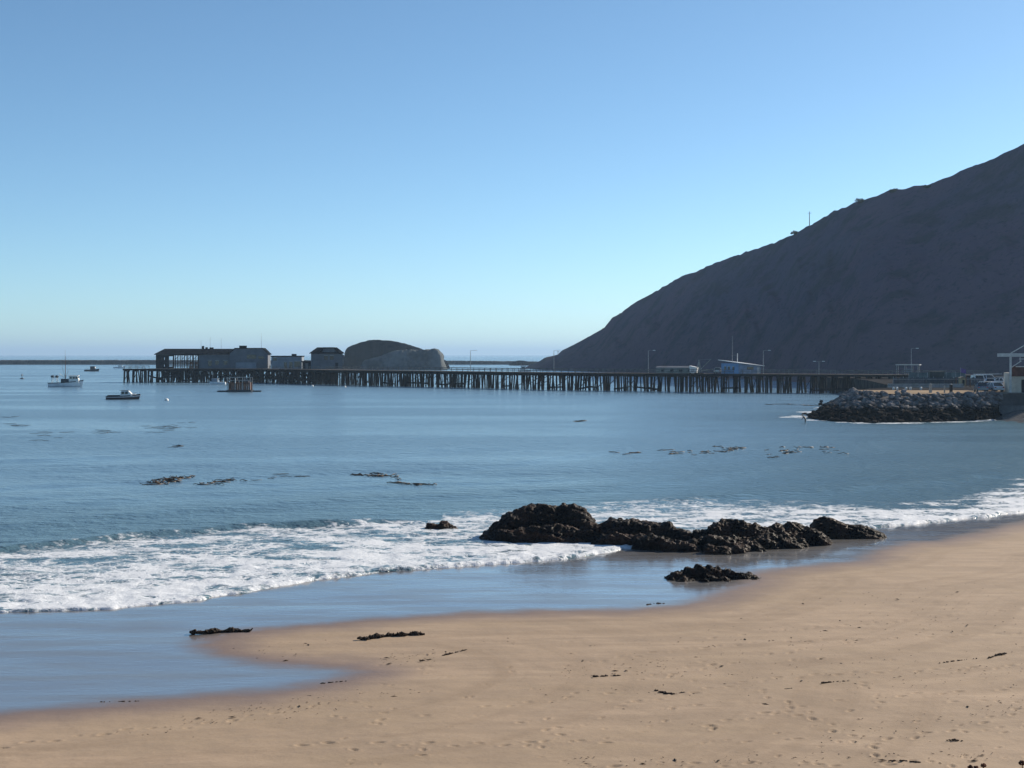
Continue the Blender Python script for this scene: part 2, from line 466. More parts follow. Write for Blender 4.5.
# foam lace
warp = t.noise(v, .9, 3); wv = t.new('ShaderNodeVectorMath', operation='ADD')
t.link(v, wv.inputs[0]); comb = t.new('ShaderNodeCombineXYZ')
t.link(t.math('MULTIPLY', warp, 1.6), comb.inputs[0]); t.link(t.math('MULTIPLY', t.noise(v, 1.7, 2), 1.6), comb.inputs[1]); t.link(comb.outputs[0], wv.inputs[1])
def vor(scale, sx=1, sy=1):
    mp = t.new('ShaderNodeMapping'); mp.inputs['Scale'].default_value = (sx, sy, 1); t.link(wv.outputs[0], mp.inputs['Vector'])
    n = t.new('ShaderNodeTexVoronoi', feature='DISTANCE_TO_EDGE'); t.link(mp.outputs[0], n.inputs['Vector']); n.inputs['Scale'].default_value = scale
    return n.outputs['Distance']
lace = t.math('MINIMUM', t.math('MULTIPLY', vor(.55), 1.0), t.math('ADD', t.math('MULTIPLY', vor(1.6), .9), .05))
lace = t.math('ADD', lace, t.math('MULTIPLY', t.math('SUBTRACT', t.noise(v, 2.2, 4, .7), .5), .55))
lace = t.math('ADD', lace, t.math('MULTIPLY', t.math('SUBTRACT', t.noise(t.pos((.22, .42, 1)), 1.0, 4, .65), .5), 1.0))
thr = t.math('SUBTRACT', t.math('MULTIPLY', fa, .262), .095)
fm = t.ramp(t.math('SUBTRACT', thr, lace), -.15, .10)
fm = t.math('MULTIPLY', fm, t.ramp(fa, .02, .15))
fb = t.new('ShaderNodeBsdfPrincipled')
fb.inputs['Base Color'].default_value = (.64, .67, .71, 1); fb.inputs['Roughness'].default_value = .65; fb.inputs['Specular IOR Level'].default_value = .2
t.link(t.bump(t.math('ADD', t.noise(v, 3.0, 5, .7), t.math('MULTIPLY', fm, .6)), .7, .10), fb.inputs['Normal'])
ms = t.new('ShaderNodeMixShader'); t.link(fm, ms.inputs[0]); t.link(t.b.outputs[0], ms.inputs[1]); t.link(fb.outputs[0], ms.inputs[2])
t.link(ms.outputs[0], t.out.inputs['Surface'])
grid_mesh('sea', WX, WY, WZ, t.m, attrs={'foam': foam, 'shore': D})['kind'] = 'structure'

# ------------------------------------------------------------------ hill
sil = [(480, 380), (520, 369), (532, 364.5), (540, 361), (545, 357.5), (552, 356), (558, 354.5), (561, 351), (575, 344), (590, 336), (604, 328), (612, 318), (621, 313), (634, 303), (651, 294), (670, 283), (684, 275), (696, 272), (712, 264), (729, 258), (752, 250), (776, 242),
       (796, 233), (810, 225), (835, 211), (862, 200), (876, 196), (890, 190), (910, 187), (928, 185), (951, 175.5), (972, 167), (994, 158), (1024, 144), (1080, 122), (1160, 108), (1300, 118), (1600, 190), (2000, 260)]
Fp = [(470, 1120), (540, 900), (620, 750), (700, 620), (800, 500), (860, 440), (950, 420), (1024, 410), (1120, 400), (1300, 400), (1600, 380), (2000, 360)]
Rp = [(470, 1180), (538, 1000), (620, 890), (700, 780), (800, 660), (900, 590), (1024, 535), (1160, 540), (1300, 600), (1600, 560), (2000, 500)]
hpx = np.concatenate([np.arange(470, 1060, 2.0), np.arange(1060, 2000, 8.0)])
ht = np.concatenate([np.linspace(-.02, 1, 150), np.linspace(1.01, 1.9, 40)])
sy_ = np.interp(hpx, *zip(*sil)); yf = np.interp(hpx, *zip(*Fp)); yr = np.interp(hpx, *zip(*Rp))
zr = CAM_H-(sy_-HORIZON)/FPX*yr
zf = np.interp(hpx, [0, 836, 858, 2500], [-2.5, -2.5, 4.2, 4.2])
T = ht[:, None]
HY = yf[None]+(yr-yf)[None]*T
HX = (hpx[None]-512)/FPX*HY
prof = np.where(T < 1, np.clip(T, 0, 1)**1.0, 1-.9*sstep(0, 1, (T-1)/.9)*np.ones_like(T))
HZ = zf[None]+(np.maximum(zr, zf+.5)-zf)[None]*prof
HZ[0] = -4.0
s_al = np.concatenate([[0], np.cumsum(np.hypot(np.diff((hpx-512)/FPX*yf), np.diff(yf)))])[None]
env = np.sin(np.pi*np.clip(T, 0, 1))**.7*(1-.75*sstep(.6, .95, T))*np.clip((zr-zf)[None]/60, .05, 1.2)
HZ = HZ + env*(3.6*fbm(s_al/46+T*.5, T*1.3, 2.0, 4, True)-2.0 + 1.3*fbm(HX/9, HY/9, HZ/9, 4))
HZ = HZ + np.where(T > .9, 1, 0)*np.clip((zr-zf)[None]/60, .05, 1)*.7*fbm(s_al/7+0*T, T*4, 6.0, 4)
t = NT('haze_tinted_scrub'); v = t.pos()
a = t.noise(t.pos((.012, .012, .02)), 1.0, 5, .6); b = t.noise(v, .06, 6, .65); c = t.noise(v, .5, 4, .6)
hz_ = t.new('ShaderNodeSeparateXYZ'); t.link(v, hz_.inputs[0])
low = t.ramp(t.math('ADD', hz_.outputs[2], t.math('MULTIPLY', t.math('SUBTRACT', b, .5), 60)), 8, 36, 1, 0)
cc = t.mix(t.ramp(a, .38, .62), (.112, .082, .116), (.084, .078, .116))  # blue-purple of haze and shade put into the scrub's base colours
cc = t.mix(t.math('MULTIPLY', t.ramp(b, .46, .64), .75), cc, (.056, .056, .064))
cc = t.mix(t.math('MULTIPLY', low, .4), cc, (.135, .100, .100))
cc = t.mix(t.math('MULTIPLY', t.ramp(c, .52, .7), .45), cc, (.024, .026, .030))
t.set(Base_Color=cc, Roughness=.95, Specular_IOR_Level=0.0, Normal=t.bump(t.math('ADD', b, t.math('MULTIPLY', c, .3)), .5, 2.5))
grid_mesh('hill', HX, HY, HZ, t.m)['kind'] = 'structure'
def hill_z(px, T0):
    return float(np.interp(px, hpx, HZ[np.argmin(abs(ht-T0))]))

# harbour ground behind the jetty
hg = spline([(50, 233), (53, 214), (62, 213), (76, 218), (79, 224)], 3)
HG = [(72, 262), (64, 250), (57.5, 238), (56, 224), (57.2, 218.5), (64, 217.2), (72, 219.0), (76, 221.0), (78.0, 221.4), (110, 221.4), (260, 215), (300, 300), (300, 430), (92, 430), (90, 380), (84, 330), (78, 295)]
sand_road = mat('harbour_gravel', (.36, .28, .20), .95, .25, .15, bump=.05, bscale=1.2, col2=(.24, .19, .14), spec=0.0)
m = MB(); m.prism([(x, y) for x, y in HG], -2.5, 3.9, axis='z')
m.build('harbour_ground', mat('dark_rubble_bank', (.075, .070, .066), .95, .4, .5, bump=.15, bscale=1.5, col2=(.03, .028, .027), spec=0.0))['kind'] = 'structure'
m = MB(); m.prism([(57.3, 218.7), (64, 217.4), (72, 219.2), (76, 221.2), (78, 221.6), (110, 221.6), (110, 236), (59, 240.2), (57.7, 238), (56.3, 224)], 3.8, 3.904, axis='z')
m.build('jetty_gravel_road', sand_road)['kind'] = 'structure'
yard = mat('yard_asphalt', (.050, .050, .052), .95, .3, .15, bump=.02, col2=(.03, .03, .032), spec=0.0)
m = MB(); m.prism([(59.5, 240.5), (112, 236), (258, 232), (298, 302), (298, 428), (92.3, 428), (90.3, 380), (84.3, 330), (78.3, 295), (72.3, 262.5), (64.5, 250.5)], 3.8, 3.904, axis='z')
m.build('harbour_yard', yard)['kind'] = 'structure'
road = mat('asphalt', (.045, .045, .048), .95, .25, .2, bump=.02, spec=0.0)
m = MB(); m.prism([(84, 372), (150, 352), (300, 330), (300, 352), (150, 374), (88, 394)], 3.8, 3.91, axis='z')
m.build('harbour_road', road)['kind'] = 'structure'

# air
t = NT('sea_air'); t.n.remove(t.b)
pv = t.new('ShaderNodeVolumePrincipled'); pv.inputs['Color'].default_value = (.50, .73, 1.0, 1)
pv.inputs['Density'].default_value = .0001; pv.inputs['Anisotropy'].default_value = .2
t.link(pv.outputs[0], t.out.inputs['Volume'])
m = MB(); m.box(-42000, 42000, -200, 36000, -6, 135)
hz = m.build('haze', t.m); hz['kind'] = 'stuff'

# ================================================================== ROCKS AND NATURE
def displaced(me, amps, seed, lo=None):
    n = len(me.vertices); co = np.empty(n*3, 'f'); me.vertices.foreach_get('co', co); co = co.reshape(-1, 3).astype(float)
    no = np.empty(n*3, 'f'); me.vertices.foreach_get('normal', no); no = no.reshape(-1, 3).astype(float)
    off = seed*13.7
    d = np.zeros(n)
    d += .10*(lo or 1.0)*fbm(co[:, 0]*.35+off, co[:, 1]*.35, (co[:, 2]+.35*co[:, 0]+.15*co[:, 1])*3.0, 2, True)-.08
    for (a, f, o, ridged) in amps:
        r = fbm(co[:, 0]*f+off, co[:, 1]*f+off*.3, co[:, 2]*f*1.25, o, ridged)
        d += a*(r-(.9 if ridged else 0))
    co += no*d[:, None]
    me.vertices.foreach_set('co', co.astype('f').ravel()); me.update()
def ico(sub):
    bm = bmesh.new(); bmesh.ops.create_icosphere(bm, subdivisions=sub, radius=1)
    v = [tuple(x.co) for x in bm.verts]; f = [tuple(y.index for y in x.verts) for x in bm.faces]; bm.free(); return v, f
ICO2, ICO3 = ico(2), ico(3)
def rock(name, label, cat, lumps, material, voxel=.09, seed=1, amps=None, group=None, floor=-.35):
    """lumps: (px, Y, rx, ry, height) - union of boulders, remeshed and weathered"""
    m = MB()
    c = np.mean([((l[0]-512)/FPX*l[1], l[1]) for l in lumps], 0)
    for (px, Y, rx, ry, h) in lumps:
        x = (px-512)/FPX*Y-c[0]
        m.add([(x+rx*p[0]*(1.12-.25*max(0, p[2])), Y-c[1]+ry*p[1], floor+(h-floor)*p[2]) for p in ICO3[0]], ICO3[1])
    o = m.build(name, material)
    md = o.modifiers.new('r', 'REMESH'); md.mode = 'VOXEL'; md.voxel_size = voxel
    dg = bpy.context.evaluated_depsgraph_get()
    me = bpy.data.meshes.new_from_object(o.evaluated_get(dg)); o.modifiers.clear(); o.data = me
    me.materials.clear(); me.materials.append(material)
    displaced(me, amps or [(.16, .5, 2, True), (.18, 1.0, 2, False), (.08, 2.0, 3, True), (.045, 5.5, 3, True)], seed)
    me.polygons.foreach_set('use_smooth', [False]*len(me.polygons))
    o.location = (c[0], c[1], 0); return tag(o, label, cat, group)

t = NT('reef_rock'); v = t.pos()
a = t.noise(v, .9, 5, .65); b = t.noise(v, 4.5, 4, .65); c = t.noise(v, 14, 3, .6)
sp = t.new('ShaderNodeSeparateXYZ'); t.link(v, sp.inputs[0])
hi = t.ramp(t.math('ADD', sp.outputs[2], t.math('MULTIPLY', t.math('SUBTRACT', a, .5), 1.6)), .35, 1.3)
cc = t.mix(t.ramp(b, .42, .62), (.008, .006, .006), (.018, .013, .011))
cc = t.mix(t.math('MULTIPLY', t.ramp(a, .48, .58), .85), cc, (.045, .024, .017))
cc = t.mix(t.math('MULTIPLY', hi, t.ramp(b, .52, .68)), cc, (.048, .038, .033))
cc = t.mix(t.math('MULTIPLY', t.ramp(c, .66, .74), .5), cc, (.13, .115, .10))
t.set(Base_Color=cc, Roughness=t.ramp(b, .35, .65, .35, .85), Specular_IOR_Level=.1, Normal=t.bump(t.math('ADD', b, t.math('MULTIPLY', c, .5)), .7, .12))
REEF = t.m
def ridge(*pts, n=5, ry=1.0, rx=.7):
    """closely spaced lumps along photo points (px, Y, height)"""
    out = []
    for (a, b) in zip(pts[:-1], pts[1:]):
        for k in range(n):
            f = k/n; out.append((a[0]+(b[0]-a[0])*f, a[1]+(b[1]-a[1])*f, rx, ry, a[2]+(b[2]-a[2])*f))
    return out+[(pts[-1][0], pts[-1][1], rx*.8, ry*.8, pts[-1][2])]
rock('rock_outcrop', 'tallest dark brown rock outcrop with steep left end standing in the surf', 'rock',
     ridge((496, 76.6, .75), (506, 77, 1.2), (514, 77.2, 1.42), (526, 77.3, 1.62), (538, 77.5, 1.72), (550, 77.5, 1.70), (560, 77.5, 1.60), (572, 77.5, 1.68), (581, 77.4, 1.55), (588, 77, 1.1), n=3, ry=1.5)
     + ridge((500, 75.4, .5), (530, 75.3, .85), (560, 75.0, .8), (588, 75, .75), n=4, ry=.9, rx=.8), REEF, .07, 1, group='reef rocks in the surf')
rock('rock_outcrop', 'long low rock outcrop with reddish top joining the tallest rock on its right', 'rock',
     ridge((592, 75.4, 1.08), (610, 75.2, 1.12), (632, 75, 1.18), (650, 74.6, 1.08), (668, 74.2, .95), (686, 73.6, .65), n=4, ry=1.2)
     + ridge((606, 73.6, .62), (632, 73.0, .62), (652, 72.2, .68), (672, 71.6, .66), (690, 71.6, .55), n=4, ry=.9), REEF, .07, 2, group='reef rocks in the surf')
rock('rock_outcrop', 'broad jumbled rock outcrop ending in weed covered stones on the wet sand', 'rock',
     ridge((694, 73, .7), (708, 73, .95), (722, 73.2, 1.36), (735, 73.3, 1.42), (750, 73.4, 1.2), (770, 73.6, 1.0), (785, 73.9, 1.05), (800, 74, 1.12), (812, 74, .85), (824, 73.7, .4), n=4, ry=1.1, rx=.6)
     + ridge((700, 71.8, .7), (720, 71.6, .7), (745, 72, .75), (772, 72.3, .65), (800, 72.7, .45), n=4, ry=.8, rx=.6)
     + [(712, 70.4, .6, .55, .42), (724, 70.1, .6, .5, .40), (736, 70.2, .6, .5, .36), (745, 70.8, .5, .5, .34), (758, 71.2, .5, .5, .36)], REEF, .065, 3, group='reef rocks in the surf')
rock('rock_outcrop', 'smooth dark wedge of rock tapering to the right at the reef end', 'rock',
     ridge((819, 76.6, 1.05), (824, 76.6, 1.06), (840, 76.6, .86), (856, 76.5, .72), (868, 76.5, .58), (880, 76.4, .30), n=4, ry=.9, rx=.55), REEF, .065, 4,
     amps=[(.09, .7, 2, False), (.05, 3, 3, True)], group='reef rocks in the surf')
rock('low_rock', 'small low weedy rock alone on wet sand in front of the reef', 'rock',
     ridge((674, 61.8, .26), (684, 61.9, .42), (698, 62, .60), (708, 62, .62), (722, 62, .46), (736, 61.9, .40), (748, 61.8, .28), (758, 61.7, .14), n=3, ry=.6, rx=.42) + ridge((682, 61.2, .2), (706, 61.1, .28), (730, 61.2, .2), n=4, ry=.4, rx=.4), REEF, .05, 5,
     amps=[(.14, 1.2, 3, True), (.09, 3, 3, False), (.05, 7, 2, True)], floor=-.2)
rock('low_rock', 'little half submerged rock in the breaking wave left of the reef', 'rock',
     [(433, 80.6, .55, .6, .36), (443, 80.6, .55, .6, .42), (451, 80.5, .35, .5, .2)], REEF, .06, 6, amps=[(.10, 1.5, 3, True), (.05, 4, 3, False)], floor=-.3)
# distant ridged rocks as height strips
def strip_rock(name, label, cat, prof, Y0, depth, material, seed, namp=.06, nx=160, nd=26, group=None, zbase=-2.0, steep=.16):
    xs = np.linspace(prof[0][0], prof[-1][0], nx)
    top = CAM_H-(np.interp(xs, *zip(*prof))-HORIZON)/FPX*Y0
    tt = np.linspace(0, 1, nd)
    e = np.clip(np.minimum(sstep(-.02, steep, tt), sstep(1.02, 1-steep, tt)), 0, 1)
    X = (xs[None]-512)/FPX*Y0*np.ones((nd, 1)); Y = Y0+depth*(tt[:, None]-.35)*np.ones((1, nx))
    hgt = top.max()
    Z = zbase+(top[None]-zbase)*(e[:, None])
    Z = Z+hgt*namp*e[:, None]*fbm(X/hgt*1.6+seed, Y/hgt*1.6, seed, 4, True)-hgt*namp*.8*e[:, None]
    xo = X+hgt*.06*fbm(X/hgt*2, Z/hgt*2.2, seed+3., 3)
    yo = Y-hgt*.10*fbm(X/hgt*1.6, Z/hgt*2.2, seed+5., 3)
    o = grid_mesh(name, xo, yo, Z, material, smooth=False); return tag(o, label, cat, group)
dark_rock = mat('dark_island_rock', (.011, .013, .018), .95, .4, .05, col2=(.006, .007, .010), spec=0.0, bump=.8, bscale=.3)
pale_rock = mat('pale_island_rock', (.125, .140, .148), .95, .4, .06, col2=(.050, .058, .062), spec=0.0, bump=.8, bscale=.3)
strip_rock('rock_island', 'big dark domed rock island rising behind the pier', 'island',
           [(343.5, 374), (344.5, 362), (346.5, 352), (350, 347.5), (356, 345), (362, 342.8), (370, 341), (378, 340.6), (388, 341.2), (396, 342.2), (404, 344.2), (414, 347.6), (424, 351), (436, 354), (446, 362), (450, 372)], 1000, 45, dark_rock, 3, .035, nx=240)
strip_rock('rock_headland', 'paler grey rock mass in front of the domed island', 'island',
           [(360, 374), (363, 363), (366, 360), (376, 358.5), (384, 356.5), (391, 353), (397, 351), (408, 350.4), (421, 350.6), (430, 350.2), (435, 349.4), (439, 351.4), (442, 356), (444, 364), (447, 373)], 930, 40, pale_rock, 8, .06, nx=260)
bw = mat('breakwater_stone', (.085, .082, .078), .95, .5, .12, col2=(.035, .034, .033), spec=0.0)
strip_rock('breakwater', 'long low stone breakwater lying across the bay mouth', 'breakwater',
           [(-420, 361.2), (0, 360.6), (150, 360.6), (330, 360.8), (440, 361.2), (500, 361.6), (530, 362), (560, 362.5)], 1400, 14, bw, 5, .22, nx=900, nd=14, steep=.3)
strip_rock('rock_islet', 'small dark rock hump at the end of the breakwater', 'islet',
           [(506, 369), (510, 364), (514, 361.6), (519, 360.6), (525, 361), (531, 362.6), (536, 365), (540, 369)], 1300, 30, dark_rock, 14, .05, nx=60)

# ---- riprap jetty
t = NT('riprap_stone'); v = t.pos(); sp = t.new('ShaderNodeSeparateXYZ'); t.link(v, sp.inputs[0])
a = t.noise(v, .6, 3); b = t.noise(v, 3, 4, .6)
oi = t.new('ShaderNodeObjectInfo')
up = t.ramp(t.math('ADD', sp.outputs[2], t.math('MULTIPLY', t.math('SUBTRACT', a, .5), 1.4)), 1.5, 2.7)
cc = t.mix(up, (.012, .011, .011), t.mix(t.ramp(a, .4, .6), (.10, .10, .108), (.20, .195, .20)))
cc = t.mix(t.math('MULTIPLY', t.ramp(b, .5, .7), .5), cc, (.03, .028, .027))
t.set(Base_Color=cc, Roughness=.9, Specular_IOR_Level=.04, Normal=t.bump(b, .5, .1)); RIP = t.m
def hull_stone(seed, n=15):
    r = np.random.default_rng(seed); bm = bmesh.new()
    for _ in range(n):
        p = r.normal(size=3); p /= np.linalg.norm(p); p *= r.uniform(.82, 1.05)
        bm.verts.new((p[0]*1.15, p[1]*.9, p[2]*.72))
    g = bmesh.ops.convex_hull(bm, input=bm.verts[:])
    bmesh.ops.delete(bm, geom=list({e for e in g['geom_interior'] if isinstance(e, bmesh.types.BMVert)}), context='VERTS')
    bmesh.ops.bevel(bm, geom=bm.edges[:], offset=.06, segments=1, affect='EDGES')
    me = bpy.data.meshes.new('boulder'); bm.to_mesh(me); bm.free(); me.materials.append(RIP); return me
STONES = [hull_stone(100+i) for i in range(8)]
foot = [(812, 414), (810, 418.6), (822, 420.4), (836, 421.8), (870, 423), (930, 422), (985, 420.3), (1003, 418)]
FOOT = [ground(*p) for p in foot]
crest_l = [(58, 238), (56, 226), (55.4, 221.5), (56.2, 218.5), (58, 217.2), (64, 216.2), (72.5, 218), (76.5, 220.3)]
jt = thing('rock_jetty', 'heaped riprap rock jetty with pale gravel top and foam at its tip', 'jetty', (60, 216, 0))
J0 = Vector((60, 216, 0))
m = MB()
rings = [[Vector((x, y, -.8))-J0 for x, y in FOOT], [Vector(((x*.55+X2*.45), (y*.55+Y2*.45), 1.5))-J0 for (x, y), (X2, Y2) in zip(FOOT, crest_l)], [Vector((x, y, 3.6))-J0 for x, y in crest_l], [Vector((x+2, y+8, 3.6))-J0 for x, y in crest_l]]
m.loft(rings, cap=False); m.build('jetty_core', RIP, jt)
r = np.random.default_rng(5)
spots = []
arc = np.concatenate([[0], np.cumsum([math.dist(a, b) for a, b in zip(FOOT[:-1], FOOT[1:])])])
for k in range(950):
    q_ = r.random()*arc[-1]; i = min(int(np.searchsorted(arc, q_))-1, len(FOOT)-2); i = max(i, 0); f = (q_-arc[i])/(arc[i+1]-arc[i])
    fx_, fy_ = np.array(FOOT[i])*(1-f)+np.array(FOOT[i+1])*f
    cx_, cy_ = np.array(crest_l[i])*(1-f)+np.array(crest_l[i+1])*f
    h = r.random()**.9
    p = np.array([fx_*(1-h)+cx_*h, fy_*(1-h)+cy_*h, -.3+4.3*h])+r.normal(0, .12, 3)
    spots.append((p, r.uniform(.38, .8)*(1.15-.3*h)))
spots += [(np.array([*ground(804.5+q*4, 414.3+.4*q), -.05]), .55+.06*q) for q in range(3)]
spots += [(np.array([*ground(821, 407.8), .6]), .6), (np.array([*ground(821.3, 407.8), 1.2]), .42)]
spots.sort(key=lambda q: -q[1])
pack = MB()
for k, (p, sc) in enumerate(spots):
    rot = Matrix.Rotation(r.uniform(0, 6.3), 3, 'Z') @ Matrix.Rotation(r.normal(0, .35), 3, 'X')
    me = STONES[k % 8]
    if k < 98:
        o = bpy.data.objects.new('boulder', me); COL.objects.link(o); o.parent = jt
        o.location = Vector(p)-J0; o.scale = (sc,)*3; o.rotation_euler = rot.to_euler()
    else:
        pack.add([rot @ (w.co*sc)+Vector(p)-J0 for w in me.vertices], [tuple(q.vertices) for q in me.polygons])
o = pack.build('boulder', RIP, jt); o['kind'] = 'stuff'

# ---- floating kelp
kelp_m = mat('kelp_brown', (.11, .062, .028), .55, .5, 3.0, col2=(.030, .018, .010), spec=.5)
def kelp(label, px0, px1, py0, py1, n, seed, hump=.10, rad=(.05, .11), length=(.35, 1.3)):
    n = max(3, int(n*.9)); length = (length[0]*.6, length[1]*.6) if length[0] > 1 else length
    r = np.random.default_rng(seed)
    cx, cy = ground((px0+px1)/2, (py0+py1)/2)
    m = MB()
    strokes = []
    for k in range(n):
        f = r.random(); q = f+r.normal(0, .08)
        px = px0+(px1-px0)*q; py = py0+(py1-py0)*np.clip(.5+.5*math.sin(3.5*f+seed)+r.normal(0, .22), -.2, 1.2)*.8
        x, y = ground(px, py); L = r.uniform(*length); a = r.normal(0, .28)
        npt = max(5, int(L/.2))
        P = []
        ph = r.uniform(0, 6)
        for i in range(npt):
            s = i/(npt-1)
            P.append([x+L*(s-.5)*math.cos(a)-cx, y+L*(s-.5)*math.sin(a)+.18*math.sin(ph+5*s)-cy, hump*max(0, math.sin(ph*3+9*s))*r.random()])
        strokes.append((P, r.uniform(*rad)))
    allp = np.array([p for P, _ in strokes for p in P])
    zz = water_z(allp[:, 0]+cx, allp[:, 1]+cy); i = 0
    for P, rd in strokes:
        rd *= .45
        for p in P: p[2] += zz[i]+.02; i += 1
        m.tube(P, [rd*(.45+.55*math.sin(math.pi*(j+.5)/len(P))) for j in range(len(P))], 5)
    o = m.build('kelp_raft', kelp_m, loc=(cx, cy, 0), smooth=True)
    if 'bits' in label or 'row' in label or 'part of the wide' in label or 'short' in label or 'string' in label or 'faint' in label or 'short' in label or 'line' in label: o['kind'] = 'stuff'; o.name = 'kelp_strands'
    else: tag(o, label, 'kelp', 'floating kelp rafts in the bay')
kelp('densest brown kelp raft floating on the left side of the bay', 149, 191, 477, 484, 34, 1, .22, (.05, .13))
kelp('thin brown kelp raft just right of the densest raft', 203, 246, 479.5, 486, 20, 2, .14)
kelp('faint scattered kelp strands between two thicker rafts', 262, 312, 476, 486, 9, 3, .05, (.03, .06))
kelp('dark kelp raft left of the tall outcrop further out from the beach', 356, 402, 473.5, 480, 22, 4, .2, (.05, .12))
kelp('string of brown kelp strands below the dark mid bay raft', 385, 432, 482, 486.5, 14, 5, .1)
kelp('short kelp strand far left of the wide kelp field', 616, 640, 451.5, 454, 8, 6, .08)
kelp('left part of the wide kelp field off the jetty', 668, 730, 448, 456, 26, 7, .14)
kelp('middle clump of the wide kelp field off the jetty', 722, 742, 448.5, 453, 18, 8, .2, (.05, .12))
kelp('right part of the wide kelp field off the jetty', 755, 840, 449, 461, 34, 9, .14)
kelp('long thin dark kelp line reaching left from the jetty tip', 770, 822, 404.5, 406.5, 16, 10, .1, (.06, .12), (2, 5))
kelp('scattered dark kelp bits on the smooth water at the far left', 0, 62, 420, 442, 16, 11, .1, (.03, .06), (1.0, 3))
kelp('dark kelp bits below the small motor cruiser', 95, 122, 427, 435, 8, 12, .1, (.03, .06), (1.0, 3))
kelp('row of dark kelp bits right of the small cruiser', 143, 192, 419, 433, 18, 13, .1, (.03, .06), (1.0, 3))
kelp('lone kelp tuft between the cruiser and the brown rafts', 168, 182, 446, 448.5, 7, 14, .14)
kelp('lone dark kelp tuft on open water in the middle of the bay', 572, 588, 421, 424, 6, 15, .14, (.06, .12), (1.5, 3))

# ---- beach wrack
wrack_m = mat('wrack_brown', (.062, .040, .026), .85, .5, 4.0, col2=(.022, .015, .011), spec=.2)
def wrack(label, pts, rad, seed, thick=1.0, n=24):
    """a heap of cast-up kelp lying along photo points"""
    r = np.random.default_rng(seed)
    W = [np.array(to_sand(*p)) for p in pts]
    c = np.mean(W, 0); m = MB()
    for k in range(n):
        u = r.random()*(len(W)-1); i = int(u); f = u-i
        p = W[i]*(1-f)+W[i+1]*f; rr = .78*rad*(.55+.6*abs(math.sin(u*2.3+seed)))*r.uniform(.6, 1.1)
        L = r.uniform(1.5, 4)*rr; a = r.normal(0, .5)
        P = [(p[0]-c[0]+L*(s-.5)*math.cos(a), p[1]-c[1]+L*(s-.5)*math.sin(a)*.6+r.normal(0, .25*rr), rr*.35*thick+abs(r.normal(0, .4*rr*thick))) for s in np.linspace(0, 1, 6)]
        m.tube(P, [rr*.3, rr*.5, rr*.6, rr*.55, rr*.4, rr*.2], 6)
    o = m.build('seaweed_heap', wrack_m, loc=tuple(c))
    return tag(o, label, 'seaweed', 'seaweed cast up on the beach')
wrack('long dark seaweed heap stranded on the wet sand at the left', [(192, 634.5), (206, 634), (218, 632.5), (232, 632), (249, 632)], .15, 1, .9, 60)
wrack('dark seaweed heap in two humps on the tongue of dry sand', [(362, 641), (374, 639), (386, 637.5), (393, 637), (402, 637), (412, 636), (423, 635.5)], .14, 2, 1.0, 56)
wrack('thin weed streak slanting up right below the two humped heap', [(442, 656), (452, 653.5), (468, 650)], .06, 3, .6, 22)
wrack('small flat weed scrap left of the slanting streak', [(419, 661.5), (431, 659.5)], .05, 4, .5, 10)
wrack('dark weed scrap on open sand left of the tangled strand', [(594, 677), (606, 676.5), (626, 676)], .06, 5, .6, 20)
wrack('tangled dark weed strand at the centre of the dry sand', [(656, 691), (668, 694.5), (686, 693)], .07, 6, .6, 24)
wrack('small weed strip high on the sand right of centre', [(815, 661), (834, 657.5)], .05, 7, .5, 12)
wrack('dark weed strip with a bend near the right edge of the sand', [(986, 659), (997, 655.5), (1008, 653)], .06, 8, .6, 18)
wrack('pale weed strand stretched below the bent strip', [(926, 665), (955, 661), (980, 658)], .035, 9, .4, 16)
wrack('twin weed strands on the sand beneath the small strip', [(818, 684), (832, 682), (850, 681)], .045, 10, .5, 14)
wrack('weed dash left of the twin strands', [(785, 690), (808, 687)], .04, 11, .5, 10)
wrack('dark short weed knot in the lower right of the sand', [(946, 741), (954, 740.5), (962, 741)], .05, 12, .6, 10)
wrack('dark weed dabs near the bottom edge left of the plants', [(888, 761.5), (906, 761), (922, 763)], .05, 13, .5, 14)
wrack('little weed line in the shallow pool left of the low rock', [(646, 605), (655, 603.5), (664, 603.5)], .05, 14, .4, 10)
wrack('weed line at the edge of the wet sand at lower left', [(100, 702), (130, 701.5), (145, 701)], .04, 15, .4, 12)
wrack('dark weed line beside a shallow puddle at the end of the wet tongue', [(318, 684), (336, 682), (348, 681)], .04, 16, .4, 10)
m = MB(); r = np.random.default_rng(98)
lines = [((560, 655), (1060, 612), 16), ((600, 712), (1060, 668), 16), ((180, 716), (420, 690), 6), ((560, 672), (700, 690), 14), ((0, 748), (340, 706), 8), ((820, 742), (1060, 690), 14), ((640, 664), (860, 640), 6), ((380, 660), (520, 640), 8), ((620, 660), (1040, 610), 18), ((660, 700), (1050, 650), 20), ((540, 690), (900, 650), 16), ((700, 620), (1050, 580), 10), ((40, 690), (330, 640), 12), ((560, 764), (1000, 755), 8)]
li = r.integers(len(lines), size=1200); ff = r.random(1200)
QA = np.array([(*q[0], *q[1], q[2]) for q in lines])[li]
QPX, QP = QA[:, 0]+(QA[:, 2]-QA[:, 0])*ff, QA[:, 1]+(QA[:, 3]-QA[:, 1])*ff+r.normal(size=1200)*QA[:, 4]*.5
QZ = np.zeros(1200)
for _ in range(5):
    QY = (CAM_H-QZ)*FPX/(QP-HORIZON); QX = (QPX-512)/FPX*QY; QZ = sand_z_of_d(shore_d(QX, QY))
QW = poly_sd(QX, QY, WET)
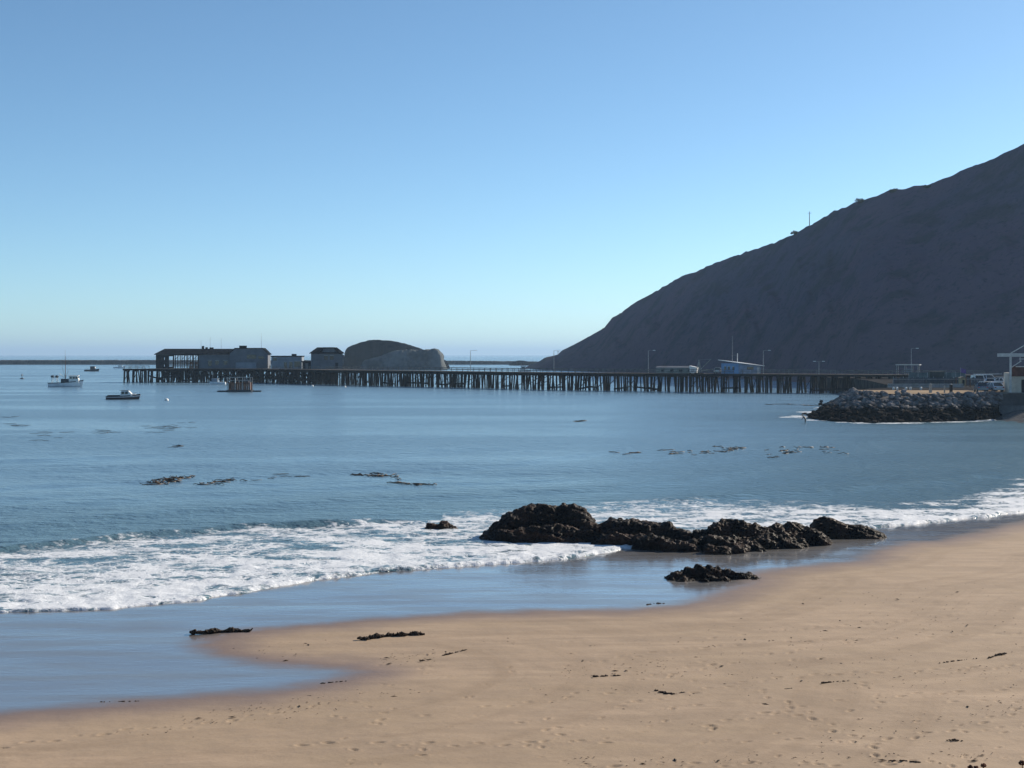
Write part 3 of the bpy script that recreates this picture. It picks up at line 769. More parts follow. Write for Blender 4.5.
for k in range(1200):
    x, y, z = QX[k], QY[k], QZ[k]
    if QW[k] > -.3 or not 575 < QP[k] < 768: continue
    s = r.uniform(.008, .026)*(1+1.4*(r.random() < .08)); an = r.uniform(0, 3)
    ca, sa = math.cos(an), math.sin(an)
    m.add([(x+s*(2.2*p[0]*ca-.7*p[1]*sa), y+s*(2.2*p[0]*sa+.7*p[1]*ca), z+.01+s*.5*p[2]) for p in [(-1, 0, 0), (0, -1, 0), (1, 0, 0), (0, 1, 0), (0, 0, 1)]], [(0, 1, 4), (1, 2, 4), (2, 3, 4), (3, 0, 4), (3, 2, 1, 0)])
o = m.build('seaweed_scraps', wrack_m); o['kind'] = 'stuff'

# ---- plants on the bluff edge
stem_m = mat('dry_stem', (.14, .075, .04), .9, .4, 8)
head_m = mat('dry_flower_head', (.17, .060, .030), .95, .5, 20, col2=(.05, .020, .012))
leaf_m = mat('grey_leaf', (.10, .11, .06), .85, .4, 8)
def buckwheat(label, Y, heads, seed):
    r = np.random.default_rng(seed)
    hp = [at(px, py, Y+r.uniform(-.25, .25)) for px, py, _ in heads]
    bx_ = sum(h.x for h in hp)/len(hp); by_ = Y
    gz = float(8.0-.27*max(0, by_-5))-.1
    root = thing('buckwheat_plant', label, 'plant', (bx_, by_, gz), group='dry plants on the bluff edge')
    m = MB(); hm = MB()
    for (px, py, rr), p in zip(heads, hp):
        q = p-Vector((bx_, by_, gz))
        m.tube([(q.x*.15, q.y*.15, 0), (q.x*.4+.02, q.y*.5, q.z*.5), (q.x*.9, q.y*.9, q.z*.9), tuple(q)], [.008, .006, .004, .003], 5)
        for k in range(26):
            d = r.normal(size=3); d /= np.linalg.norm(d); d[2] *= .65; c = q+Vector(d)*rr*.75; s = rr*r.uniform(.22, .4)
            hm.add([(c.x+s*a[0], c.y+s*a[1], c.z+s*a[2]) for a in ICO2[0]], ICO2[1])
    m.build('stems', stem_m, root); hm.build('flower_heads', head_m, root)
    lm = MB()
    for k in range(70):
        a, rad_, z = r.uniform(0, 6.3), r.uniform(.02, .3), r.uniform(.03, .3)
        c = Vector((rad_*math.cos(a), rad_*math.sin(a), z)); d = Vector((math.cos(a), math.sin(a), .8)).normalized()*.05; w = Vector((-math.sin(a), math.cos(a), 0))*.012
        lm.add([c-d, c+w, c+d, c-w], [(0, 1, 2, 3)])
    lm.build('leaves', leaf_m, root)
buckwheat('dry plant with several rust brown flower heads at the bottom edge', 10.6, [(970.5, 767, .020), (976, 767.5, .018), (983.5, 765.5, .022), (966, 769.5, .014), (979, 771, .02), (990, 774, .02), (972, 777, .02), (986, 781, .02)], 3)
buckwheat('dry plant with a dark flower head in the bottom right corner', 10.6, [(1022, 763, .026), (1028, 768, .022), (1018, 772, .012), (1034, 777, .02), (1024, 782, .02)], 4)

# ---- shrubs and mast on the hill crest
bush_m = mat('scrub_leaf', (.040, .046, .028), .9, .5, 1.5, col2=(.018, .021, .013))
trunk_m = mat('scrub_wood', (.06, .045, .035), .9)
def bush(label, px, py_base, w_px, h_px, seed):
    Y = float(np.interp(px, *zip(*Rp)))-3; r = np.random.default_rng(seed)
    p = at(px, py_base+1.5, Y); W, H = w_px/FPX*Y, h_px/FPX*Y
    root = thing('hill_shrub', label, 'shrub', tuple(p), group='shrubs on the hill crest')
    m = MB()
    for k in range(5):
        a = r.uniform(0, 6.3); m.tube([(0, 0, -.5), (W*.15*math.cos(a), W*.15*math.sin(a), H*.4), (W*.35*math.cos(a), W*.3*math.sin(a), H*.75)], [.12, .08, .03], 5)
    m.build('trunk', trunk_m, root)
    lm = MB()
    cl = [(r.normal(0, W*.24), r.normal(0, W*.24), H*r.uniform(.35, .8), r.uniform(.18, .32)*W) for _ in range(8)]
    for k in range(900):
        c0 = cl[r.integers(len(cl))]; d = r.normal(size=3); d /= np.linalg.norm(d); d *= c0[3]*r.random()**.4
        c = Vector((c0[0]+d[0], c0[1]+d[1], c0[2]+d[2]*.8)); e1 = Vector(r.normal(size=3)).normalized()*.22; e2 = Vector(r.normal(size=3)).normalized()*.16
        lm.add([c-e1, c+e2, c+e1, c-e2], [(0, 1, 2, 3)])
    lm.build('crown', bush_m, root)
bush('round shrub on the hill crest just left of the thin mast', 795.5, 233.5, 8, 4, 1)
bush('wide shrub further up the hill crest right of the thin mast', 861.5, 201.5, 10, 4, 2)
bush('tiny shrub on the lower hill crest', 621, 314.5, 5, 2.6, 3)
bush('small shrub at a notch high on the crest near the right', 928, 186.5, 6, 2.6, 4)
bush('flat shrub between the wide shrub and the notch', 893, 190.5, 9, 2.2, 5)
bush('small shrub low on the crest close to the water', 604, 329, 4, 2.4, 6)
mast_m = mat('weathered_pole', (.16, .15, .14), .8, .3, 3)
def hill_pole(label, px, py_top, py_bot, Y):
    p = at(px, py_bot+2, Y); H = (py_bot+2-py_top)/FPX*Y
    root = thing('utility_pole', label, 'pole', tuple(p))
    MB().tube([(0, 0, -.5), (0, 0, H)], [.20, .14], 8).build('pole_shaft', mast_m, root)
    MB().box(-.9, .9, -.06, .06, H*.88, H*.88+.14).build('crossarm', mast_m, root)
hill_pole('thin mast standing alone on the hill crest between two shrubs', 809.5, 211.5, 225, 650)
hill_pole('short pole on the low crest where the hill meets the sea', 558, 351, 355, 970)

# ================================================================== THE PIER
wood = mat('pier_timber', (.024, .021, .021), .9, .5, .8, col2=(.010, .010, .011), spec=.05, bump=.02, bscale=4)
wood_pale = mat('pier_deck_timber', (.075, .062, .054), .9, .4, .6, col2=(.04, .035, .032))
rail_m = mat('grey_rail_timber', (.20, .19, .18), .85, .4, 1.0)
CL = spline([(-139, 503), (-125, 503.2), (-104, 503), (-84, 494), (-56, 463), (-22, 431), (15, 396.5), (50, 376), (85, 361), (104, 352.5), (120, 346)], 14)
seg = np.array(CL); sl = np.concatenate([[0], np.cumsum(np.hypot(*np.diff(seg, axis=0).T))]); LEN = sl[-1]
def pier_pt(s, off=0.0, z=0.0):
    x, y = np.interp(s, sl, seg[:, 0]), np.interp(s, sl, seg[:, 1])
    x2, y2 = np.interp(min(s+1, LEN), sl, seg[:, 0]), np.interp(min(s+1, LEN), sl, seg[:, 1])
    x1, y1 = np.interp(max(s-1, 0), sl, seg[:, 0]), np.interp(max(s-1, 0), sl, seg[:, 1])
    d = np.array([x2-x1, y2-y1]); d /= np.linalg.norm(d)
    return Vector((x-d[1]*off, y+d[0]*off, z))
def pier_rz(s):
    a, b = pier_pt(max(s-1, 0)), pier_pt(min(s+1, LEN)); return math.atan2(b.y-a.y, b.x-a.x)
def s_of_px(px):
    v = 512+FPX*np.array([pier_pt(q).x/pier_pt(q).y for q in np.linspace(0, LEN, 400)]); return float(np.interp(px, v, np.linspace(0, LEN, 400)))
DECK = 4.95
def half(s):
    """front and back edge offsets of the deck"""
    f = -3.4
    if 8 < s < 84: f = -4.6
    b = 3.8 if s < 8 or s > 84 else 19.0
    return f, b
pier = thing('long_pier', 'long dark timber pier on many piles crossing the bay to the hill', 'pier', (0, 0, 0))
# deck
def strip(m, z0, z1, step=1.5, grow=0.0, s0=0, s1=LEN, fo=None):
    ss = np.arange(s0, s1, step)
    rings = []
    for s in ss:
        f, b = half(s) if fo is None else fo
        rings.append([pier_pt(s, f-grow, z0), pier_pt(s, b+grow, z0), pier_pt(s, b+grow, z1), pier_pt(s, f-grow, z1)])
    m.loft(rings)
m = MB(); strip(m, DECK-.16, DECK); m.build('deck', wood_pale, pier)
m = MB()
for off in (-3.3, -1.5, .3, 2.1, 3.5): strip(m, DECK-.62, DECK-.17, 3, 0, 0, LEN, (off-.14, off+.14))
m.build('stringers', wood, pier)
r = np.random.default_rng(21)
caps, braces, back, walers = MB(), [], MB(), []
nf = 0
s = .6
front_piles = []
while s < LEN-6:
    f, b = half(s)
    offs = list(np.arange(f+.3, b, 1.3 if b < 5 else 2.3))
    caps.bar(pier_pt(s, f-.1, DECK-.8), pier_pt(s, b+.1, DECK-.8), .36, .34)
    for k, of in enumerate(offs):
        lean = r.normal(0, .03); rd = r.uniform(.15, .23); jit = r.normal(0, .8 if k else .25)
        pb = pier_pt(max(0, s+jit+lean*4), of+r.normal(0, .15), -3.0); pt = pier_pt(max(0, s+jit*.3), of, DECK-.7)
        if k == 0: front_piles.append((pb, pt, rd*1.05))
        else: back.tube([pb, (pb+pt)/2, pt], [rd*1.1, rd*1.03, rd*.95], 7)
    if r.random() < .55: braces.append(MB().bar(pier_pt(s, f+.3, 1.0), pier_pt(s, min(b, 4)-.3, DECK-1.1), .22, .1))
    if r.random() < .35: braces.append(MB().bar(pier_pt(s, f+.3, DECK-1.1), pier_pt(s+r.uniform(-3, 3), f+.5, .8), .2, .1))
    # fender clusters and stub piles
    if r.random() < (.55 if 8 < s < 84 else .16):
        n = r.integers(1, 4)
        for q in range(n):
            o_ = s+r.normal(0, .45); hgt = r.uniform(.6, 1.0)*(DECK+.3)
            back.tube([pier_pt(o_, f-.35, -3), pier_pt(o_+r.normal(0, .08), f-.30, hgt)], [.2, .17], 7)
    if r.random() < .28: walers.append(MB().bar(pier_pt(s, f-.05, r.uniform(.5, 1.4)), pier_pt(s+r.uniform(2.5, 6), f-.02, r.uniform(.5, 1.4)), .25, .4))
    if 8 < s < 84 and r.random() < .75:
        walers.append(MB().bar(pier_pt(s, f+.1, r.uniform(.6, 3.6)), pier_pt(s+r.uniform(3, 7), f+.1, r.uniform(.6, 3.6)), .25, .5))
    s += r.choice([2.4, 2.7, 3.0, 3.2])
for i, (a, b_, rd) in enumerate(front_piles[:99]):
    MB().tube([a, (a+b_)/2, b_], [rd*1.1, rd*1.03, rd*.95], 8).build('pile', wood, pier)
if len(front_piles) > 99:
    for (a, b_, rd) in front_piles[99:]: back.tube([a, b_], [rd*1.1, rd], 8)
o = back.build('pile', wood, pier); o['kind'] = 'stuff'
caps.build('cap_beams', wood, pier); 
for q in walers: q.build('waler', wood, pier)
for q in braces: q.build('brace', wood, pier)
# planked skirt under the shed end (dark boarding between the piles)
m = MB()
for s in np.concatenate([np.arange(12, 84, .40), np.arange(12, 84, .42)+.2]):
    if r.random() < .95:
        z0 = r.uniform(.2, 1.6); m.bar(pier_pt(s, 3.0+r.uniform(0, 4), z0), pier_pt(s, 3.0+r.uniform(0, 4), DECK-.7), .34, .12)
m.build('fender_boards', wood, pier)
m = MB()
for side in (0, 1):
    s = .5; prev = None
    while s < LEN-3:
        f, b = half(s); of = f+.15 if side == 0 else b-.15
        if not (side == 0 and 10 < s < 60):
            p = pier_pt(s, of, DECK); q = pier_pt(s, of, DECK+1.05)
            m.bar(p, q, .14)
            if prev is not None and (prev-p).length < 4:
                for z in (.55, 1.02): m.bar(prev+Vector((0, 0, z)), p+Vector((0, 0, z)), .06, .13)
            prev = p
        else: prev = None
        s += 2.4
m.build('railing', rail_m, pier)

# ---- pier lamps
steel = mat('galvanised_steel', (.38, .39, .40), .5, .3, 4, metal=.3)
white_p = mat('white_paint', (.78, .78, .76), .45, .12, 2.5, col2=(.62, .62, .60), spec=.5)
lens_m = mat('lamp_lens', (.85, .85, .82), .25, .05, 5, spec=.6)
def lamp(label, px, top_py, off, arm=1.3, double=False, base=None, group='lamp posts along the pier'):
    if base is None:
        s = s_of_px(px); p = pier_pt(s, off, DECK)
    else: p = Vector(base)
    H = CAM_H-(top_py-HORIZON)/FPX*p.y-p.z
    root = thing('lamp_post', label, 'lamp post', tuple(p), group=group)
    MB().tube([(0, 0, -.1), (0, 0, H*.6), (0, 0, H)], [.10, .08, .06], 8).build('pole', steel, root)
    MB().tube([(0, 0, H-.06), (arm*.5, 0, H+.06), (arm, 0, H)], .04, 6).build('arm', steel, root)
    h = MB().loft([[(arm-.05+x, y*w, H-.02+z) for y, z in ((-.18, 0), (.18, 0), (.12, .14), (-.12, .14))] for x, w in ((0, .6), (.3, 1), (.7, .7))]).build('lamp_head', lens_m, root)
    if double:
        MB().tube([(0, 0, H-.06), (-arm, 0, H)], .04, 6).build('arm', steel, root)
        MB().loft([[(-arm+.05-x, y*w, H-.02+z) for y, z in ((-.18, 0), (.18, 0), (.12, .14), (-.12, .14))] for x, w in ((0, .6), (.3, 1), (.7, .7))]).build('lamp_head', lens_m, root)
    return root
lamp('lamp post on the open pier between the grey headland and the hill tip', 462.5, 350.5, 3.4)
lamp('lamp post on the pier right in front of the hill tip', 546.5, 350.5, 3.4)
lamp('lamp post on the pier left of the long low grey shed', 643.5, 350.5, 3.4)
lamp('lamp post on the pier beside the right end of the blue shed', 760.5, 350.5, 3.4)
lamp('short lamp post with two heads near the landward end of the pier', 821, 361.5, -3.0, .85, True)

# ---- buildings on the pier
wall_grey = mat('grey_board_wall', (.145, .16, .185), .85, .3, .5, col2=(.10, .11, .13))
wall_pale = mat('pale_board_wall', (.24, .285, .34), .8, .25, .5, col2=(.18, .21, .25))
dark_wood = mat('dark_shed_wood', (.032, .03, .032), .9, .4, .8)
roof_dark = mat('dark_roofing', (.015, .018, .025), .9, .35, .5, spec=0.0)
glass = mat('dark_glass', (.02, .025, .03), .08, .2, 2, spec=.6)
trim_w = mat('pale_trim', (.55, .56, .56), .7, .2, 2)
rust = mat('rusty_steel', (.13, .058, .032), .85, .5, 1.5, col2=(.055, .03, .022))
def wall_holes(m, x0, x1, y0, y1, z0, z1, holes):
    """wall slab in x,z with rectangular openings (x0,x1,z0,z1)"""
    xs = sorted({x0, x1, *[h[0] for h in holes], *[h[1] for h in holes]}); zs = sorted({z0, z1, *[h[2] for h in holes], *[h[3] for h in holes]})
    for a, b in zip(xs[:-1], xs[1:]):
        run = None
        for c, d in zip(zs[:-1], zs[1:]):
            cx, cz = (a+b)/2, (c+d)/2
            if any(h[0] < cx < h[1] and h[2] < cz < h[3] for h in holes): continue
            m.box(a, b, y0, y1, c, d)
# warehouse with open bays and a clipped-gable wing
WR = math.radians(6)
wh = thing('pier_warehouse', 'long dark roofed pier warehouse with open bays and grey clipped gable wing', 'building', (-129.1, 507.5, DECK), WR)
EAV, RDG, DP = 5.0, 7.0, 14.0
m = MB(); wall_holes(m, 0, 4.66, 0, .3, .02, EAV, [(2.1, 3.1, 3.0, 4.0), (2.1, 3.1, .7, 1.6)]); wall_holes(m, 0, 4.66, DP-.3, DP, .02, EAV, [(1.0, 4.2, .6, 4.4)])
m.box(0, .3, .31, DP-.31, 2.6, EAV); m.build('end_wall', dark_wood, wh)
m = MB()
for x in (6.9, 9.3, 11.4, 13.4, 15.2):
    for y in (.15, DP/2, DP-.15): m.box(x-.14, x+.14, y-.14, y+.14, .02, EAV)
    m.bar((x, .15, EAV-1.7), (x+1.5, .15, EAV-.1), .16)
m.bar((4.66, .15, EAV-.1), (15.4, .15, EAV-.1), .22, .3); m.bar((4.66, DP-.15, EAV-.1), (15.4, DP-.15, EAV-.1), .22, .3)
m.bar((4.66, .15, 1.05), (11.4, .15, 1.05), .1, .14)
m.build('bay_posts', dark_wood, wh)
m = MB(); m.box(15.4, 26.45, 0, .3, .02, EAV); m.box(15.4, 26.45, DP-.3, DP, .02, EAV); m.box(15.4, 15.7, .31, DP-.31, .02, EAV); m.build('side_wall', wall_grey, wh)
m = MB()
A = [(-.6, -.6, EAV), (27.5, -.6, EAV), (27.5, DP+.6, EAV), (-.6, DP+.6, EAV)]; B = [(2.2, DP/2-.4, RDG), (27.5, DP/2-.4, RDG), (27.5, DP/2+.4, RDG), (2.2, DP/2+.4, RDG)]
m.loft([[Vector(p)+Vector((0, 0, .01)) for p in A], [Vector(p)+Vector((0, 0, .22)) for p in A], [Vector(p)+Vector((0, 0, .2)) for p in B]])
m.build('roof', roof_dark, wh)
for x, z0, z1 in ((18.6, 1.0, 2.9), (21.2, 1.4, 2.8), (24.2, 1.4, 2.8)):
    wv_ = MB().box(x, x+1.3, -.06, -.003, z0, z1).build('window', glass, wh)
    MB().box(x-.1, x+1.4, -.10, -.062, z1, z1+.12).build('window_frame', trim_w, wv_)
for x, h, w in ((15.6, 1.5, .8), (16.9, .9, .8), (18.4, .8, 1.4)): MB().box(x, x+w, DP/2-.5, DP/2+.5, RDG+.1, RDG+h*.75+.1).build('roof_vent', roof_dark, wh)
for x, h in ((15.3, 3.4), (18.6, 4.6), (22.6, 4.2)): MB().tube([(x, DP/2, RDG), (x, DP/2, RDG+h)], [.05, .03], 6).build('antenna', steel, wh)
wx0, wx1 = 26.5, 40.2
out = [(wx0, .02), (wx1, .02), (wx1, 5.3), (wx1-2.1, 7.25), (wx0+2.0, 7.25), (wx0, 5.5)]
m = MB(); m.prism(out, -1.5, 13.0); m.build('wing', wall_grey, wh)
m = MB(); wing_roof = [(wx0-.3, 5.35), (wx0+1.9, 7.27), (wx1-2.0, 7.27), (wx1+.4, 5.05), (wx1+.4, 5.25), (wx1-1.9, 7.5), (wx0+1.8, 7.5), (wx0-.3, 5.6)]
m.prism(wing_roof, -1.9, 13.4); m.build('wing_roof', roof_dark, wh)
MB().box(wx0+6.2, wx0+9.4, -1.56, -1.503, 3.6, 5.0).build('loft_opening', glass, wh)
MB().box(wx0+10.3, wx0+12.2, -1.56, -1.503, 3.5, 4.5).build('window', glass, wh)
MB().box(wx0+2.2, wx0+9.6, -2.4, -1.503, .02, 2.2).build('lean_to', wall_pale, wh)
MB().box(wx0+3.0, wx0+5.6, 3, 5, 7.45, 8.35).build('roof_unit', roof_dark, wh)
MB().tube([(wx1-2.6, 2, 7.4), (wx1-2.6, 2, 13.0)], [.06, .03], 6).build('antenna', steel, wh)
# crates in the open bay
crate_m = mat('fish_crate', (.30, .12, .06), .8, .4, 1.5)
c0 = None
for i, (x, z, sc) in enumerate([(11.6, 0, 1.0), (13.5, 0, 1.1), (11.8, 1.3, .9), (13.7, 1.42, .8)]):
    w = wh.matrix_world if False else Matrix.Translation(wh.location) @ Matrix.Rotation(WR, 4, 'Z')
    if c0 is None:
        c0 = thing('fish_crate', '', 'crate', (0, 0, 0), WR, 'crates in the open warehouse bay')
        m = MB()
        for a in (0, 1.45):
            for k in range(4): m.box(0, 1.5, a, a+.06, .05+k*.3, .29+k*.3)
        for a in (0, 1.44):
            for k in range(4): m.box(a, a+.06, .061, 1.449, .05+k*.3, .29+k*.3)
        m.box(.062, 1.438, .062, 1.448, .06, .12); m.build('slats', crate_m, c0)
        m = MB()
        for a in (-.05, 1.47):
            for b in (-.05, 1.47): m.box(a, a+.08, b, b+.08, 0, 1.26)
        m.build('corner_posts', dark_wood, c0); c = c0
    else: c = copy_tree(c0)
    c.location = w @ Vector((x, 2.2, z)); c.scale = (sc,)*3
    c['label'] = ['left lower reddish crate on the floor of the open warehouse bay', 'right lower reddish crate in the open warehouse bay next to the grey wall', 'upper crate standing on the left lower crate in the warehouse bay', 'upper crate on the right lower crate in the warehouse bay'][i]
# flat roofed block
def px_on(px, Y): return ((px-512)/FPX*Y, Y)
sB = s_of_px(271)
b2 = thing('flat_roof_hut', 'flat roofed pale blue grey block between the warehouse and the hip roofed house', 'building', (-86.4, 502.5, DECK), math.radians(2))
m = MB(); m.box(0, 10.9, 0, 7, .02, 4.3); m.build('wall', wall_pale, b2)
m = MB(); m.box(-.2, 11.1, -.2, 7.2, 4.302, 4.65); m.box(7, 8.6, 2, 3.6, 4.652, 5.3); m.build('roof', roof_dark, b2)
for x0, x1, z0, z1 in ((.7, 1.9, 2.9, 3.9), (4.6, 5.6, .1, 2.3), (6.4, 7.6, .1, 2.4), (8.2, 10.4, .6, 2.6)):
    w_ = MB().box(x0, x1, -.06, -.003, z0, z1).build('window' if z0 > .5 else 'door', glass, b2)
    MB().box(x0-.1, x1+.1, -.10, -.062, z1, z1+.12).build('window_frame', trim_w, w_)
# low annex
an = thing('low_shed', 'low dark shed filling the gap left of the hip roofed house', 'shed', (-74.6, 498.0, DECK), math.radians(-12))
m = MB(); m.box(0, 7.0, 0, 5, .02, 2.3); m.build('wall', dark_wood, an); m = MB(); m.prism([(-.3, 2.302), (7.3, 2.302), (7.3, 2.45), (-.3, 2.8)], -.3, 5.3); m.build('roof', roof_dark, an)
MB().box(1.2, 2.2, -.06, -.003, .05, 2.0).build('door', wall_grey, an)
# hip roofed house
b3 = thing('hip_roof_house', 'grey two storey house on the pier with dark clipped hip roof', 'house', (-69.6, 487.5, DECK), math.radians(11))
m = MB(); m.box(0, 10.6, 0, 8, .02, 5.4); m.prism([(3.0, 5.402), (8.8, 5.402), (7.4, 7.3), (4.4, 7.3)], .0, 4.2); m.build('wall', wall_grey, b3)
m = MB()
A = [(-.6, -.6, 5.4), (11.2, -.6, 5.4), (11.2, 8.6, 5.4), (-.6, 8.6, 5.4)]; B = [(2.0, 3.4, 7.6), (8.8, 3.4, 7.6), (8.8, 4.6, 7.6), (2.0, 4.6, 7.6)]
m.loft([[Vector(p)+Vector((0, 0, .005)) for p in A], [Vector(p)+Vector((0, 0, .2)) for p in A], [Vector(p) for p in B]]); m.build('roof', roof_dark, b3)
m = MB(); m.prism([(2.2, 5.2), (4.1, 7.32), (7.7, 7.32), (9.6, 5.2), (9.6, 5.5), (7.9, 7.62), (3.9, 7.62), (2.2, 5.5)], -.7, 4.2); m.build('gable_roof', roof_dark, b3)
for x in (4.2, 6.2):
    w_ = MB().box(x, x+1.2, -.06, -.003, 3.3, 4.7).build('window', glass, b3); MB().box(x-.1, x+1.3, -.1, -.062, 4.7, 4.82).build('window_frame', trim_w, w_)
w_ = MB().box(8.0, 9.0, -.06, -.003, .1, 2.2).build('door', dark_wood, b3)
MB().box(10.602, 11.2, 1.5, 4.5, 3.0, 5.0).build('side_bay', wall_grey, b3)

# mid pier shed
tarp = mat('grey_green_cladding', (.26, .29, .27), .85, .3, .6)
s1 = s_of_px(654.5); s2 = s_of_px(691); p1, p2 = pier_pt(s1, 1.2, DECK), pier_pt(s2, 1.2, DECK)
Ls = (p2-p1).length
sh = thing('long_shed', 'long low grey shed lying on the middle of the pier', 'shed', tuple(p1), math.atan2(p2.y-p1.y, p2.x-p1.x))
m = MB(); m.box(0, Ls, 0, 2.4, .02, 1.35); m.build('wall', tarp, sh)
m = MB(); m.prism([(-.15, 1.352), (2.55, 1.352), (2.45, 1.55), (1.2, 1.9), (-.05, 1.55)], -.15, Ls+.15, 'x'); m.build('roof', wall_grey, sh)
for x in np.arange(1.5, Ls-1, 2.6): MB().box(x, x+.9, -.05, -.003, .3, 1.1).build('shutter', dark_wood, sh)
wt = thing('white_locker', 'white sunlit locker at the right end of the long low shed', 'locker', tuple(pier_pt(s_of_px(692.5), .8, DECK)), pier_rz(s2))
MB().box(-.9, 1.1, -.6, .8, .05, 1.5).build('locker_box', white_p, wt, bevel=.04); MB().prism([(-1.0, 1.503), (1.2, 1.503), (1.2, 1.6), (-1.0, 2.05)], -.7, .9).build('lid', white_p, wt)
MB().box(-.5, .5, -.64, -.603, .3, 1.2).build('door', trim_w, wt)
# hoist
pale_w = mat('weathered_pale_timber', (.40, .38, .34), .85, .3, 2)
hp = pier_pt(s_of_px(700.5), -1.2, DECK)
ho = thing('pier_hoist', 'small pale timber hoist with raised boom on the pier', 'hoist', tuple(hp), .1)
m = MB(); m.bar((0, 0, 0), (0, 0, 3.7), .26); m.bar((-.9, 0, 0), (-.05, 0, 3.3), .16); m.bar((.9, .3, 0), (.05, .05, 3.3), .16); m.build('mast', pale_w, ho)
MB().bar((.4, 0, 1.1), (3.3, 0, 3.9), .16).build('boom', pale_w, ho)
MB().bar((.5, 0, .8), (5.4, 0, 1.25), .2, .25).build('lower_boom', pale_w, ho)
MB().tube([(0, 0, 3.65), (3.3, 0, 3.85)], .03, 5).build('stay_cable', steel, ho)
MB().box(-1.1, 1.1, -.7, .7, .01, .25).build('base', dark_wood, ho)
# blue shed
blue = mat('blue_board_wall', (.16, .29, .48), .75, .25, .7, col2=(.13, .24, .40))
blue_g = mat('grey_blue_wall', (.26, .33, .45), .75, .25, .7)
bs = thing('blue_shed', 'blue walled shed with a sloping pale roof on the pier', 'shed', (59.4, 367.2, DECK), math.radians(36.9))
LB, WB = 8.6, 6.2
m = MB(); m.prism([(0, .02), (LB, .02), (LB, 2.0), (0, 2.75)], 0, WB); m.build('wall', blue_g, bs)
m = MB(); m.box(-.06, -.003, -.02, WB+.02, .02, 2.7); m.build('end_cladding', blue, bs)
m = MB(); m.loft([[(x, y, z1+dz+.10*(y+.6)) for x, z1, dz in ((-.7, 2.83, 0), (LB+.7, 1.96, 0), (LB+.7, 1.96, .14), (-.7, 2.83, .14))] for y in (-.6, WB+.6)]); m.build('roof', white_p, bs)
for y in (1.4, 3.0, 4.4):
    w_ = MB().box(-.12, -.062, y, y+.7, 1.0, 1.9).build('window', glass, bs); MB().box(-.15, -.122, y-.06, y+.76, 1.9, 2.0).build('window_frame', trim_w, w_)
MB().box(3.2, 5.6, -.06, -.003, 1.1, 1.8).build('window', glass, bs); MB().box(7.0, 7.9, -.06, -.003, .05, 1.8).build('door', trim_w, bs)
MB().tube([(.8, 3, 2.6), (.8, 3, 10.0)], [.07, .04], 6).build('radio_mast', steel, bs); MB().tube([(1.9, 2.2, 2.6), (1.9, 2.2, 5.4)], [.09, .07], 6).build('radio_mast', white_p, bs)
m = MB(); m.bar((.5, 3, 4.9), (1.9, 2.4, 4.9), .05); m.build('aerial_arm', steel, bs)

# ================================================================== HARBOUR
hz_ = 3.9
gs = thing('gate_shelter', 'small open shelter with flat pale roof at the landward end of the pier', 'shelter', (97.0, 353.0, DECK), math.radians(-24))
m = MB(); m.box(-.3, 5.6, -.3, 3.0, 2.35, 2.6); m.build('roof', mat('shelter_roof', (.42, .44, .44), .7, .2, 1), gs, bevel=.03)
for x in (0, 1.9, 3.6, 5.2):
    for y in (0, 2.6): MB().box(x-.07, x+.07, y-.07, y+.07, .01, 2.345).build('post', steel, gs)
MB().box(1.9, 3.6, 2.3, 2.36, .3, 1.5).build('notice_board', wall_pale, gs)
lamp('lamp post standing behind the flat roofed gate shelter', 912.5, 348.5, 0, 1.2, base=(101.4, 355.5, hz_))
# fence
fn = thing('panel_fence', 'grey teal panel fence along the harbour road at the hill foot', 'fence', (97.5, 344, hz_), math.radians(-16))
m = MB()
for k in range(6): m.box(k*2.2+.06, k*2.2+2.14, -.03, .03, .15, 1.7)
m.build('panel', mat('teal_grey_panel', (.13, .17, .18), .85, .3, .8), fn)
for k in range(7): MB().box(k*2.2-.06, k*2.2+.06, -.07, .07, 0, 1.85).build('post', steel, fn)
cont = thing('storage_container', 'dark green storage container behind the jetty top', 'container', (86.6, 290, hz_), math.radians(-6))
m = MB(); m.box(0, 2.9, 0, 2.4, .1, 2.5)
for k in range(12): m.box(.1+k*.23, .22+k*.23, -.05, -.003, .2, 2.4)
m.build('body', mat('dark_green_steel', (.07, .085, .085), .7, .3, 1), cont)
MB().box(-.04, 2.94, -.06, 2.44, 2.502, 2.6).build('roof', mat('dark_green_roof', (.05, .06, .055), .7, .3, 1), cont); m = MB(); [m.box(x, x+.2, y, y+.2, 0, .098) for x in (0, 2.7) for y in (0, 2.2)]; m.build('corner_feet', steel, cont)
yf_ = thing('slatted_fence', 'blue grey slatted yard fence behind the barrier at the jetty root', 'fence', (75.2, 276, hz_), math.radians(2))
fence_m = mat('blue_grey_boards', (.085, .10, .125), .9, .4, .6)
m = MB()
for k in range(60): m.box(k*.30+.02, k*.30+.27, -.02, .02, .1, 1.55+.12*math.sin(k*1.7))
m.build('slat_panel', fence_m, yf_)
for k in range(10): MB().box(k*2.0-.05, k*2.0+.05, .022, .14, 0, 1.75).build('post', steel, yf_)
MB().box(0, 18, -.06, -.022, 1.2, 1.3).build('rail', steel, yf_)
